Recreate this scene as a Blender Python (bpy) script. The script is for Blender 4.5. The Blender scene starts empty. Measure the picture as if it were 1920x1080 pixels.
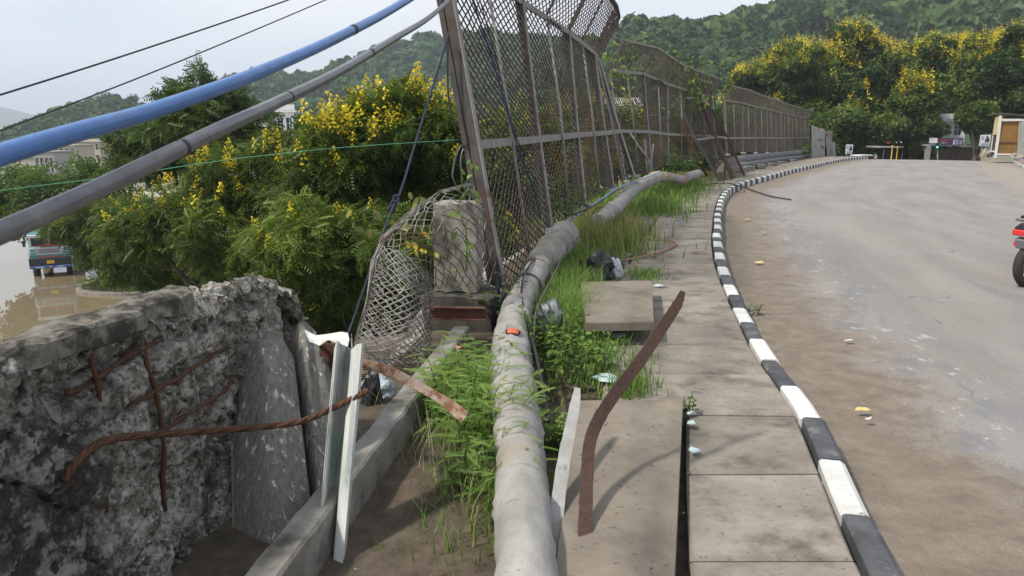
import bpy, bmesh, math, random
import numpy as np
from mathutils import Vector, Matrix, noise
random.seed(7); RNG = np.random.default_rng(11)
sc = bpy.context.scene
R = math.radians
# ------------------------------------------------------------------ camera
FPX, HOR, EYE = 1350.0, 255.0, 1.6
TH = math.atan((540 - HOR) / FPX)
cam_d = bpy.data.cameras.new('camera'); cam = bpy.data.objects.new('camera', cam_d)
sc.collection.objects.link(cam)
cam.location = (0, 0, EYE); cam.rotation_euler = (math.pi / 2 - TH, 0, 0)
cam_d.sensor_width = 36; cam_d.sensor_fit = 'HORIZONTAL'; cam_d.lens = 36 * FPX / 1920
cam_d.clip_start = 0.05; cam_d.clip_end = 9000
cam_d.dof.use_dof = True; cam_d.dof.focus_distance = 6.5; cam_d.dof.aperture_fstop = 9.0
sc.camera = cam
# ------------------------------------------------------------------ world, sun, exposure
SUN_EL, SUN_AZ = R(52), R(-118)          # azimuth measured from +Y towards +X (the sun is left and a little behind)
w = bpy.data.worlds.new('World'); sc.world = w; w.use_nodes = True
wn, wl = w.node_tree.nodes, w.node_tree.links
wn.clear()
sky = wn.new('ShaderNodeTexSky'); sky.sky_type = 'NISHITA'; sky.sun_disc = False
sky.sun_elevation = SUN_EL; sky.sun_rotation = SUN_AZ; sky.dust_density = 4.0; sky.air_density = 1.2
tc = wn.new('ShaderNodeTexCoord'); mp = wn.new('ShaderNodeMapping'); mp.inputs['Scale'].default_value = (1.0, 1.0, 3.2)
nz = wn.new('ShaderNodeTexNoise'); nz.inputs['Scale'].default_value = 1.7; nz.inputs['Detail'].default_value = 5
rp = wn.new('ShaderNodeValToRGB'); rp.color_ramp.elements[0].position = 0.36; rp.color_ramp.elements[1].position = 0.68
rp.color_ramp.elements[0].color = (5.6, 6.5, 8.0, 1); rp.color_ramp.elements[1].color = (7.9, 8.2, 8.5, 1)
mx = wn.new('ShaderNodeMix'); mx.data_type = 'RGBA'; mx.inputs[0].default_value = 0.86
bg = wn.new('ShaderNodeBackground'); bg.inputs['Strength'].default_value = 0.06
wo = wn.new('ShaderNodeOutputWorld')
wl.new(tc.outputs['Generated'], mp.inputs[0]); wl.new(mp.outputs[0], nz.inputs['Vector']); wl.new(nz.outputs['Fac'], rp.inputs[0])
wl.new(sky.outputs[0], mx.inputs[6]); wl.new(rp.outputs[0], mx.inputs[7]); wl.new(mx.outputs[2], bg.inputs['Color']); wl.new(bg.outputs[0], wo.inputs[0])
sun_d = bpy.data.lights.new('sun', 'SUN'); sun_d.energy = 2.0; sun_d.angle = R(4); sun_d.color = (1.0, 0.95, 0.86)
sun = bpy.data.objects.new('sun', sun_d); sc.collection.objects.link(sun)
sdir = Vector((math.sin(SUN_AZ) * math.cos(SUN_EL), math.cos(SUN_AZ) * math.cos(SUN_EL), math.sin(SUN_EL)))
sun.rotation_euler = sdir.to_track_quat('Z', 'Y').to_euler(); sun.location = (-20, -10, 40)
vs = sc.view_settings; vs.view_transform = 'Standard'; vs.look = 'None'; vs.gamma = 1; vs.use_curve_mapping = False; vs.exposure = 1.14
sc.cycles.max_bounces = 6; sc.cycles.volume_bounces = 0; sc.cycles.transparent_max_bounces = 8
sc.cycles.use_denoising = True
# ------------------------------------------------------------------ geometry helpers
def ray(px, py):
    u, v = (px - 960) / FPX, (540 - py) / FPX
    return Vector((u, math.cos(TH) + v * math.sin(TH), -math.sin(TH) + v * math.cos(TH)))
def P(px, py, d):
    r = ray(px, py); t = d / r.y
    return Vector((0, 0, EYE)) + r * t
def G(px, py, z=0.0):
    r = ray(px, py); t = (z - EYE) / r.z
    return Vector((0, 0, EYE)) + r * t
ORG = {}
COL = sc.collection
def link(o, parent=None):
    COL.objects.link(o)
    if parent is not None: o.parent = parent
    return o
def tag(o, label=None, cat=None, group=None, kind=None):
    if label: o['label'] = label
    if cat: o['category'] = cat
    if group: o['group'] = group
    if kind: o['kind'] = kind
    return o
def thing(name, loc, label=None, cat=None, group=None, kind=None):
    o = bpy.data.objects.new(name, None); o.empty_display_size = 0.1; link(o); o.location = loc
    ORG[o.name] = Vector(loc); return tag(o, label, cat, group, kind)
def place(name, me, mat, parent, verts_world_origin):
    o = bpy.data.objects.new(name, me); link(o, parent)
    if parent is None: o.location = verts_world_origin
    ORG[o.name] = Vector(verts_world_origin)
    if mat is not None:
        for m in (mat if isinstance(mat, (list, tuple)) else [mat]): me.materials.append(m)
    return o
class MB:
    def __init__(s, xf=None): s.v = []; s.f = []; s.mi = []; s.sm = []; s.xf = xf; s.uv = None
    def add(s, vs_, fs, mi=0, smooth=False):
        b = len(s.v)
        for p in vs_:
            p = Vector(p)
            s.v.append(s.xf @ p if s.xf else p)
        for f in fs: s.f.append([b + i for i in f]); s.mi.append(mi); s.sm.append(smooth)
        return s
    def box(s, c, sz, rot=None, mi=0, bev=0.0):
        c = Vector(c); hx, hy, hz = sz[0] / 2, sz[1] / 2, sz[2] / 2
        m = rot if rot is not None else Matrix.Identity(3)
        if bev <= 0:
            vs_ = [c + m @ Vector((x * hx, y * hy, z * hz)) for z in (-1, 1) for y in (-1, 1) for x in (-1, 1)]
            return s.add(vs_, [(0, 2, 3, 1), (4, 5, 7, 6), (0, 1, 5, 4), (2, 6, 7, 3), (0, 4, 6, 2), (1, 3, 7, 5)], mi)
        bev = min(bev, hx * .9, hy * .9, hz * .9)
        vs_ = []
        for z, k in ((-hz, bev), (-hz + bev, 0), (hz - bev, 0), (hz, bev)):
            for (x, y) in ((-hx + k, -hy), (hx - k, -hy), (hx, -hy + k), (hx, hy - k), (hx - k, hy), (-hx + k, hy), (-hx, hy - k), (-hx, -hy + k)) if k == 0 else \
                          ((-hx + k, -hy + k),) * 1 + ((hx - k, -hy + k), (hx - k, -hy + k), (hx - k, hy - k), (hx - k, hy - k), (-hx + k, hy - k), (-hx + k, hy - k), (-hx + k, -hy + k)):
                vs_.append(c + m @ Vector((x, y, z)))
        # ring layers of 8; k==0 rings are cut corners with a tiny bevel
        for li, k in ((1, bev), (2, bev)):
            z = (-hz + bev) if li == 1 else (hz - bev)
            pts = ((-hx + k, -hy), (hx - k, -hy), (hx, -hy + k), (hx, hy - k), (hx - k, hy), (-hx + k, hy), (-hx, hy - k), (-hx, -hy + k))
            for i, (x, y) in enumerate(pts): vs_[li * 8 + i] = c + m @ Vector((x, y, z))
        fs = []
        for li in range(3):
            for i in range(8):
                j = (i + 1) % 8; fs.append((li * 8 + i, li * 8 + j, li * 8 + 8 + j, li * 8 + 8 + i))
        fs.append(tuple(range(7, -1, -1))); fs.append(tuple(range(24, 32)))
        return s.add(vs_, fs, mi)
    def beam(s, p0, p1, w_, h_, up=(0, 0, 1), mi=0):
        p0, p1 = Vector(p0), Vector(p1); d = (p1 - p0); L = d.length; d.normalize()
        u = Vector(up); sx = d.cross(u)
        if sx.length < 1e-4: sx = d.cross(Vector((0, 1, 0)))
        sx.normalize(); u = sx.cross(d)
        m = Matrix((sx, d, u)).transposed()
        return s.box((p0 + p1) / 2, (w_, L, h_), m, mi)
    def tube(s, pts, r, n=8, mi=0, cap=True, smooth=True):
        pts = [Vector(p) for p in pts]; N = len(pts)
        rs = r if isinstance(r, (list, tuple)) else [r] * N
        t0 = (pts[1] - pts[0]).normalized()
        a = t0.cross(Vector((0, 0, 1)))
        if a.length < 1e-3: a = t0.cross(Vector((0, 1, 0)))
        a.normalize(); vs_ = []
        for i, p in enumerate(pts):
            t = (pts[min(i + 1, N - 1)] - pts[max(i - 1, 0)])
            t = t.normalized() if t.length > 1e-9 else t0
            a = (a - t * a.dot(t)); a = a.normalized() if a.length > 1e-6 else t.orthogonal().normalized()
            b = t.cross(a)
            for k in range(n):
                an = 2 * math.pi * k / n
                vs_.append(p + (a * math.cos(an) + b * math.sin(an)) * rs[i])
        fs = [(i * n + k, i * n + (k + 1) % n, (i + 1) * n + (k + 1) % n, (i + 1) * n + k) for i in range(N - 1) for k in range(n)]
        if cap: fs.append(tuple(range(n - 1, -1, -1))); fs.append(tuple((N - 1) * n + k for k in range(n)))
        return s.add(vs_, fs, mi, smooth)
    def sheet(s, prof, path, mi=0, smooth=True, thick=0.0):
        """prof: list of rows of points (grid)"""
        rows = prof; n = len(rows[0]); vs_ = [p for r_ in rows for p in r_]
        fs = [(i * n + k, i * n + k + 1, (i + 1) * n + k + 1, (i + 1) * n + k) for i in range(len(rows) - 1) for k in range(n - 1)]
        return s.add(vs_, fs, mi, smooth)
    def build(s, name, mat=None, parent=None, origin=None):
        me = bpy.data.meshes.new(name)
        if parent is not None: o = ORG[parent.name]
        elif origin is not None: o = Vector(origin)
        else:
            xs = [p.x for p in s.v]; ys = [p.y for p in s.v]; zs = [p.z for p in s.v]
            o = Vector(((min(xs) + max(xs)) / 2, (min(ys) + max(ys)) / 2, min(zs)))
        me.from_pydata([tuple(p - o) for p in s.v], [], s.f)
        me.polygons.foreach_set('material_index', s.mi); me.polygons.foreach_set('use_smooth', s.sm)
        if s.uv is not None:
            uvl = me.uv_layers.new(name='UVMap')
            idx = np.empty(len(me.loops), dtype=np.int32); me.loops.foreach_get('vertex_index', idx)
            uvl.data.foreach_set('uv', np.asarray(s.uv, dtype=np.float32)[idx].ravel())
        me.update()
        return place(name, me, mat, parent, o)
def np_mesh(name, V, F, mat, parent=None, plant_tone=None, mi=None, origin=None, smooth=False):
    V = np.asarray(V, dtype=np.float32); F = np.asarray(F, dtype=np.int32)
    if parent is not None: o = ORG[parent.name]
    elif origin is not None: o = Vector(origin)
    else:
        lo, hi = V.min(0), V.max(0); o = Vector(((lo[0] + hi[0]) / 2, (lo[1] + hi[1]) / 2, lo[2]))
    V = V - np.array(o, dtype=np.float32)
    me = bpy.data.meshes.new(name); k = F.shape[1]
    me.vertices.add(len(V)); me.vertices.foreach_set('co', V.ravel())
    me.loops.add(F.size); me.loops.foreach_set('vertex_index', F.ravel())
    me.polygons.add(len(F)); me.polygons.foreach_set('loop_start', np.arange(len(F), dtype=np.int32) * k)
    if mi is not None: me.polygons.foreach_set('material_index', np.asarray(mi, dtype=np.int32))
    me.update(calc_edges=True)
    if smooth: me.polygons.foreach_set('use_smooth', np.ones(len(F), dtype=bool))
    if plant_tone is not None:
        a = me.attributes.new('plant_tone', 'FLOAT', 'POINT'); a.data.foreach_set('value', np.asarray(plant_tone, dtype=np.float32))
    return place(name, me, mat, parent, o)
def catmull(pts, n=8):
    pts = [Vector(p) for p in pts]; out = []
    q = [pts[0] * 2 - pts[1]] + pts + [pts[-1] * 2 - pts[-2]]
    for i in range(1, len(q) - 2):
        a, b, c, d = q[i - 1:i + 3]
        for k in range(n):
            t = k / n
            out.append(0.5 * ((2 * b) + (c - a) * t + (2 * a - 5 * b + 4 * c - d) * t * t + (3 * b - a - 3 * c + d) * t ** 3))
    out.append(q[-2]); return out
def wob(p, sc_=1.0, amp=0.01, seed=0.0):
    q = Vector(p) * sc_ + Vector((seed, seed * 1.7, seed * .3))
    return Vector(p) + noise.noise_vector(q) * amp
# ------------------------------------------------------------------ materials
def nodes(name):
    m = bpy.data.materials.new(name); m.use_nodes = True
    n, l = m.node_tree.nodes, m.node_tree.links
    return m, n, l, n['Principled BSDF']
def ramp(n, stops, interp='LINEAR'):
    r_ = n.new('ShaderNodeValToRGB'); cr = r_.color_ramp; cr.interpolation = interp
    while len(cr.elements) < len(stops): cr.elements.new(0.5)
    for e, (p, c) in zip(cr.elements, stops): e.position = p; e.color = (*c, 1) if len(c) == 3 else c
    return r_
def noise_n(n, l, coord, scale, detail=6, rough=.6, stretch=None, dist=0.0):
    t = n.new('ShaderNodeTexNoise'); t.inputs['Scale'].default_value = scale; t.inputs['Detail'].default_value = detail
    t.inputs['Roughness'].default_value = rough; t.inputs['Distortion'].default_value = dist
    if stretch:
        mp_ = n.new('ShaderNodeMapping'); mp_.inputs['Scale'].default_value = stretch; l.new(coord, mp_.inputs[0]); coord = mp_.outputs[0]
    l.new(coord, t.inputs['Vector']); return t.outputs['Fac']
def mix(n, l, fac, a, b, mode='MIX'):
    m_ = n.new('ShaderNodeMix'); m_.data_type = 'RGBA'; m_.blend_type = mode
    for i, x in ((0, fac), (6, a), (7, b)):
        if isinstance(x, (int, float)): m_.inputs[i].default_value = x
        elif isinstance(x, tuple): m_.inputs[i].default_value = (*x, 1)
        else: l.new(x, m_.inputs[i])
    return m_.outputs[2]
def mth(n, l, op, a, b=None, c=None, clamp=False):
    m_ = n.new('ShaderNodeMath'); m_.operation = op; m_.use_clamp = clamp
    for i, x in enumerate((a, b, c)):
        if x is None: continue
        if isinstance(x, (int, float)): m_.inputs[i].default_value = x
        else: l.new(x, m_.inputs[i])
    return m_.outputs[0]
def sstep(n, l, x, lo, hi):
    m_ = n.new('ShaderNodeMapRange'); m_.interpolation_type = 'SMOOTHSTEP'
    l.new(x, m_.inputs[0]); m_.inputs[1].default_value = lo; m_.inputs[2].default_value = hi
    return m_.outputs[0]
def bump(n, l, h, strength, dist, bs):
    b = n.new('ShaderNodeBump'); b.inputs['Strength'].default_value = strength; b.inputs['Distance'].default_value = dist
    l.new(h, b.inputs['Height']); l.new(b.outputs[0], bs.inputs['Normal'])
def pos(n): return n.new('ShaderNodeNewGeometry').outputs['Position']
def MAT(name, c1, c2, scale=8, rough=.8, bmp=.25, bd=.01, c3=None, s3=2.0, t3=(.55, .7), metallic=0.0, stretch=None, spec=.35, fine=0.0, vary=0.0):
    m, n, l, b = nodes(name); co = pos(n)
    f = noise_n(n, l, co, scale, 8, .65, stretch)
    r_ = ramp(n, [(.32, c1), (.68, c2)]); l.new(f, r_.inputs[0]); c = r_.outputs[0]
    if c3:
        g = sstep(n, l, noise_n(n, l, co, s3, 7, .65, stretch), *t3); c = mix(n, l, g, c, c3)
    if fine:
        g = noise_n(n, l, co, scale * 9, 4, .7); c = mix(n, l, sstep(n, l, g, .58, .72), c, tuple(x * fine for x in c1))
    if vary:
        oi = n.new('ShaderNodeObjectInfo'); h = n.new('ShaderNodeHueSaturation'); l.new(mth(n, l, 'ADD', mth(n, l, 'MULTIPLY', oi.outputs['Random'], vary), 1 - vary * .55), h.inputs['Value']); l.new(c, h.inputs['Color']); c = h.outputs[0]
    l.new(c, b.inputs['Base Color']); b.inputs['Roughness'].default_value = rough; b.inputs['Metallic'].default_value = metallic
    b.inputs['Specular IOR Level'].default_value = spec
    if bmp: bump(n, l, f, bmp, bd, b)
    return m
def flat(name, c, rough=.5, metallic=0.0, spec=.5, emit=None):
    m, n, l, b = nodes(name); f = noise_n(n, l, pos(n), 14, 5)
    cc = mix(n, l, f, tuple(x * .78 for x in c), tuple(min(1, x * 1.15) for x in c)); l.new(cc, b.inputs['Base Color'])
    b.inputs['Roughness'].default_value = rough; b.inputs['Metallic'].default_value = metallic; b.inputs['Specular IOR Level'].default_value = spec
    if emit: b.inputs['Emission Color'].default_value = (*emit, 1); b.inputs['Emission Strength'].default_value = 1.5
    return m
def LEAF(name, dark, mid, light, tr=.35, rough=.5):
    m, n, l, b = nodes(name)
    a = n.new('ShaderNodeAttribute'); a.attribute_name = 'plant_tone'
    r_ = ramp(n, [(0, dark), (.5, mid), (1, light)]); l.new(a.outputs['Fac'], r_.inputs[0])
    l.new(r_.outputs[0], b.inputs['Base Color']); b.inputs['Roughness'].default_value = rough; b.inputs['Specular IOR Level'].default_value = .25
    t = n.new('ShaderNodeBsdfTranslucent'); l.new(mix(n, l, .5, r_.outputs[0], light), t.inputs['Color'])
    s = n.new('ShaderNodeMixShader'); s.inputs[0].default_value = tr
    l.new(b.outputs[0], s.inputs[1]); l.new(t.outputs[0], s.inputs[2]); l.new(s.outputs[0], n['Material Output'].inputs['Surface'])
    return m
m_slab = MAT('slab_concrete', (.175, .152, .122), (.285, .250, .207), 3.4, .9, .35, .012, c3=(.095, .080, .062), s3=2.4, t3=(.47, .70), stretch=(1, 1.15, 1), fine=.5, vary=.30)
m_slab2 = MAT('loose_slab_concrete', (.145, .122, .095), (.25, .212, .165), 3.2, .92, .4, .012, c3=(.11, .09, .07), s3=2.2, t3=(.55, .75), fine=.5)
m_conc = MAT('weathered_concrete', (.17, .155, .13), (.31, .285, .25), 6, .92, .5, .015, c3=(.06, .055, .045), s3=2.5, t3=(.5, .72))
m_cop = MAT('weathered_coping', (.10, .09, .072), (.24, .22, .18), 22, .95, .9, .015, c3=(.045, .040, .033), s3=9, t3=(.44, .58), fine=.35)
m_soil = MAT('dark_soil', (.055, .042, .03), (.13, .10, .07), 9, .95, .8, .03, c3=(.04, .05, .02), s3=4)
m_rust = MAT('rusted_steel', (.050, .024, .015), (.125, .058, .032), 22, .85, .5, .006, c3=(.04, .022, .015), s3=9, metallic=.1)
m_rustbar = MAT('brown_rusted_bar', (.055, .031, .023), (.10, .058, .042), 60, .8, .5, .004, metallic=.15, fine=.5)
m_rustpaint = MAT('rust_with_pale_paint', (.20, .115, .07), (.42, .35, .28), 14, .85, .4, .005, c3=(.16, .075, .04), s3=16, t3=(.48, .6))
m_steel = MAT('grey_painted_steel', (.20, .186, .17), (.31, .295, .275), 7, .7, .2, .004, c3=(.13, .075, .045), s3=3.5, t3=(.56, .74), metallic=.1)
m_steel_d = MAT('stained_and_shaded_steel', (.05, .045, .042), (.11, .098, .09), 7, .75, .2, .004, c3=(.08, .045, .028), s3=3.5)
m_mesh = MAT('rusty_mesh_wire', (.032, .026, .022), (.075, .056, .044), 5, .8, 0, c3=(.12, .058, .03), s3=1.2, t3=(.52, .68))
m_mesh2 = MAT('brown_rusty_mesh_wire', (.055, .047, .040), (.115, .096, .078), 3, .85, 0, c3=(.125, .075, .048), s3=.8, t3=(.5, .68))
m_link = MAT('dull_galvanised_wire', (.20, .19, .175), (.38, .365, .34), 14, .6, 0, c3=(.13, .075, .05), s3=7, t3=(.5, .66), metallic=.3)
m_galv = MAT('weathered_guardrail', (.12, .113, .098), (.25, .235, .205), 4, .8, .5, .008, c3=(.58, .56, .50), s3=2.6, t3=(.585, .64), stretch=(15, 15, .22), fine=.5)
m_strip = MAT('pale_metal_strip', (.24, .235, .22), (.36, .35, .33), 9, .6, .2, .004, c3=(.14, .11, .09), s3=12, t3=(.55, .7))
m_white = MAT('chipped_white_paint', (.50, .49, .45), (.70, .69, .65), 6, .7, .2, .004, c3=(.20, .10, .055), s3=6, t3=(.6, .68))
m_whitegreen = MAT('worn_white_and_green_paint', (.40, .42, .39), (.64, .64, .6), 5, .65, .2, .004, c3=(.24, .34, .29), s3=4, t3=(.52, .64), stretch=(1, 1, .35))
m_dark = flat('black_plastic', (.018, .018, .02), .45)
m_cblue = MAT('blue_cable_sheath', (.04, .12, .31), (.07, .17, .41), 30, .30, .08, .002, c3=(.09, .125, .21), s3=9, t3=(.5, .75), spec=.6)
m_cgrey = MAT('grey_cable_sheath', (.075, .072, .075), (.125, .118, .12), 26, .30, .08, .002, c3=(.17, .155, .145), s3=11, t3=(.52, .75), spec=.6)
m_wire = flat('black_wire', (.02, .02, .022), .5)
m_green = flat('green_wire', (.10, .33, .2), .5)
m_rope = MAT('blue_black_rope', (.018, .022, .04), (.04, .05, .085), 60, .8, .3, .003)
m_redc = MAT('faded_red_cable', (.24, .10, .07), (.38, .20, .15), 30, .6, 0)
m_bluec = MAT('pale_blue_cable', (.16, .20, .34), (.28, .34, .5), 30, .6, 0)
m_orange = flat('orange_duct', (.5, .13, .05), .6)
m_kw = MAT('kerb_white_paint', (.50, .49, .455), (.68, .67, .63), 7, .8, .35, .005, c3=(.17, .155, .135), s3=9, t3=(.60, .68), fine=.5, vary=.18)
m_kb = MAT('kerb_black_paint', (.045, .046, .05), (.095, .097, .102), 7, .8, .35, .005, c3=(.19, .17, .15), s3=8, t3=(.54, .70), fine=1.8, vary=.35)
m_leafA = LEAF('cassia_leaf', (.015, .035, .008), (.058, .102, .016), (.185, .245, .042), .38)
m_leafD = LEAF('dark_tree_leaf', (.012, .030, .008), (.044, .084, .015), (.14, .195, .034), .34)
m_leafG = LEAF('bright_tree_leaf', (.026, .056, .011), (.070, .125, .020), (.155, .225, .042), .38)
m_leafH = LEAF('hill_leaf', (.012, .032, .011), (.036, .076, .020), (.10, .15, .036), .2, .7)
m_leafW = LEAF('weed_leaf', (.05, .105, .016), (.13, .225, .04), (.26, .37, .085), .4)
m_leafY = LEAF('dry_grass_blade', (.09, .11, .03), (.18, .20, .055), (.32, .30, .12), .4)
m_leafS = LEAF('straw_grass_blade', (.24, .23, .10), (.36, .35, .17), (.5, .48, .28), .35)
m_bloom = LEAF('yellow_blossom', (.50, .36, .012), (.74, .58, .02), (.88, .74, .06), .35)
m_bark = MAT('bark', (.05, .04, .03), (.12, .095, .07), 9, .95, .7, .02, stretch=(1, 1, .3))
m_paper = flat('pale_paper', (.62, .6, .55), .8)
m_yel = flat('yellow_wrapper', (.6, .45, .18), .6)
m_tile = flat('pale_green_glass_shard', (.46, .58, .55), .35)
m_sack = flat('grey_plastic_sack', (.09, .10, .12), .45)
m_hill = MAT('hill_ground', (.018, .042, .014), (.045, .085, .028), .08, .95, 0)
m_wall = flat('cream_wall', (.48, .43, .35), .85)
m_wallw = flat('white_wall', (.66, .66, .65), .85)
m_wallg = flat('grey_wall', (.36, .35, .34), .85)
m_glass = flat('dark_window_glass', (.02, .025, .03), .15)
m_roofr = flat('rusty_roof_sheet', (.22, .09, .06), .8)
m_corr = MAT('grey_corrugated_sheet', (.26, .255, .24), (.42, .41, .39), 3, .6, .1, .01, c3=(.2, .12, .08), s3=1.5, metallic=.2)
m_corrb = MAT('brown_corrugated_sheet', (.22, .14, .09), (.34, .23, .16), 3, .7, .1, .01, c3=(.14, .07, .04), s3=1.5)
# ------------------------------------------------------------------ kerb curve (the line the whole place hangs on)
kpx = [(1507, 792), (1474.5, 736.6), (1433, 681), (1407, 639), (1389, 602), (1375, 574.5), (1361, 542), (1352, 519), (1344, 496), (1339, 472.6),
       (1336.5, 449.5), (1338, 426), (1340, 403), (1345, 379), (1352, 364), (1361, 354), (1377, 345.5), (1402, 337), (1438, 328), (1481, 317), (1518.5, 309), (1553, 301.5), (1586, 296)]
kp = [G(x, y, 0) for x, y in kpx]
kp = [Vector((0.80, -6, 0)), Vector((0.92, -2, 0)), Vector((1.12, 1.0, 0)), Vector((1.33, 2.4, 0))] + kp
d_ = (kp[-1] - kp[-2]).normalized()
for k_ in range(1, 6): kp.append(kp[-1] + d_ * 9 + Vector((0.5 * k_, -0.2 * k_, 0)))
KC = catmull(kp, 10)
KC = [Vector((p.x, p.y, 0)) for p in KC]
KS = np.concatenate([[0], np.cumsum([(KC[i + 1] - KC[i]).length for i in range(len(KC) - 1)])])
KA = np.array([[p.x, p.y] for p in KC])
S_END = KS[-1]
CRESTS = float(np.interp(56.0, KA[:, 1], KS))        # the road falls away past this arc length
def kz(s):                                            # deck profile
    e = max(0.0, s - CRESTS); return -min(0.0022 * e * e, 0.09 * e - .9 if e > 20 else 9)
def kd(s):
    e = 0.6
    a = np.array([np.interp(s + e, KS, KA[:, 0]) - np.interp(s - e, KS, KA[:, 0]), np.interp(s + e, KS, KA[:, 1]) - np.interp(s - e, KS, KA[:, 1])])
    a /= np.linalg.norm(a) + 1e-9; return Vector((a[0], a[1], 0))
def K(s, u=0.0, z=0.0):
    """point at arc length s, u metres to the road side of the kerb's inner edge"""
    x, y = np.interp(s, KS, KA[:, 0]), np.interp(s, KS, KA[:, 1]); d = kd(s)
    return Vector((x + d.y * u, y - d.x * u, z + kz(s)))
def s_of_y(y): return float(np.interp(y, KA[:, 1], KS))
ROADZ = -0.21
RW = 10.18
# road
m, n, l, b = nodes('worn_dusty_asphalt'); m_road = m
uvn = n.new('ShaderNodeUVMap'); uvn.uv_map = 'UVMap'; sp = n.new('ShaderNodeSeparateXYZ'); l.new(uvn.outputs[0], sp.inputs[0])
U = sp.outputs[0]; co = pos(n)
n1 = noise_n(n, l, co, 1.1, 7, .65); n2 = noise_n(n, l, co, 5, 6, .7); n3 = noise_n(n, l, uvn.outputs[0], 1.3, 6, .6, (1.0, .16, 1)); n4 = noise_n(n, l, co, 55, 3, .8)
asp = ramp(n, [(.3, (.21, .188, .172)), (.7, (.30, .272, .250))]); l.new(n3, asp.inputs[0])
c = mix(n, l, sstep(n, l, n1, .5, .72), asp.outputs[0], (.275, .252, .236))
n8 = noise_n(n, l, uvn.outputs[0], .55, 6, .65, (1.6, .3, 1), .5)
c = mix(n, l, sstep(n, l, n8, .54, .64), c, (.215, .200, .19))
vcr = n.new('ShaderNodeTexVoronoi'); vcr.feature = 'DISTANCE_TO_EDGE'; vcr.inputs['Scale'].default_value = .45
wv = n.new('ShaderNodeVectorMath'); wv.operation = 'ADD'; l.new(co, wv.inputs[0])
wn_ = n.new('ShaderNodeTexNoise'); wn_.inputs['Scale'].default_value = 1.5; wn_.inputs['Detail'].default_value = 5; l.new(co, wn_.inputs['Vector']); l.new(wn_.outputs['Color'], wv.inputs[1]); l.new(wv.outputs[0], vcr.inputs['Vector'])
crk = mth(n, l, 'MULTIPLY', mth(n, l, 'LESS_THAN', vcr.outputs['Distance'], .006), sstep(n, l, n1, .5, .6))
c = mix(n, l, mth(n, l, 'MULTIPLY', crk, .55), c, (.10, .09, .085))
spk = mix(n, l, sstep(n, l, n4, .6, .72), c, (.38, .355, .33)); spk = mix(n, l, sstep(n, l, n4, .42, .3), spk, (.15, .135, .125))
edge = mth(n, l, 'ADD', U, mth(n, l, 'MULTIPLY', mth(n, l, 'SUBTRACT', n1, .5), 1.7))
edge = mth(n, l, 'ADD', edge, mth(n, l, 'MULTIPLY', mth(n, l, 'SUBTRACT', n2, .5), .6))
# pale crust and bluish scars along the edge of the dirt
cr = noise_n(n, l, uvn.outputs[0], 7.5, 7, .66, (1, .55, 1), .35)
band = mth(n, l, 'MULTIPLY', sstep(n, l, edge, .85, 1.25), sstep(n, l, edge, 2.3, 1.2))
scar = mth(n, l, 'MULTIPLY', band, sstep(n, l, noise_n(n, l, uvn.outputs[0], 1.9, 5, .6, (1, .45, 1)), .53, .60))
c = mix(n, l, scar, spk, (.20, .197, .20))
c = mix(n, l, mth(n, l, 'MULTIPLY', band, sstep(n, l, cr, .59, .64)), c, (.42, .40, .365))
dirtc = ramp(n, [(.3, (.145, .116, .088)), (.72, (.262, .216, .170))]); l.new(n2, dirtc.inputs[0])
dirtf = mth(n, l, 'SUBTRACT', 1.0, sstep(n, l, mth(n, l, 'ADD', edge, mth(n, l, 'MULTIPLY', mth(n, l, 'SUBTRACT', n4, .5), 1.3)), .70, 1.45))
c = mix(n, l, dirtf, c, dirtc.outputs[0])
# dirt drift on the far side
far = sstep(n, l, mth(n, l, 'ADD', U, mth(n, l, 'MULTIPLY', n1, 1.2)), RW - 1.5, RW - .6); c = mix(n, l, far, c, (.28, .24, .195))
l.new(c, b.inputs['Base Color']); b.inputs['Roughness'].default_value = .9; b.inputs['Specular IOR Level'].default_value = .25
n9 = noise_n(n, l, co, 140, 2, .8); c9 = mix(n, l, mth(n, l, 'MULTIPLY', dirtf, sstep(n, l, n9, .58, .68)), c, (.12, .10, .08)); l.new(c9, b.inputs['Base Color'])
bump(n, l, mth(n, l, 'ADD', mth(n, l, 'MULTIPLY', n4, 1.4), mth(n, l, 'MULTIPLY', n2, 2.0)), .6, .015, b)
mb = MB(); us = [.13, .5, .9, 1.3, 1.8, 2.5, 4, 6, 8, 10, RW + .25]; uv = []
srow = list(np.arange(0, S_END, .8))
for s in srow:
    for u in us:
        p = K(s, u, ROADZ); p.z += .014 * noise.noise(p * .7) + .05 * math.sin(math.pi * min(1, u / RW)) * .6; mb.v.append(p); uv.append((u, s))
nu = len(us)
for i in range(len(srow) - 1):
    for k in range(nu - 1): mb.f.append([i * nu + k, i * nu + k + 1, (i + 1) * nu + k + 1, (i + 1) * nu + k]); mb.mi.append(0); mb.sm.append(True)
mb.uv = uv; tag(mb.build('road', m_road), 'dusty worn grey asphalt road bending to the right over the bridge', kind='structure')
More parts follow.
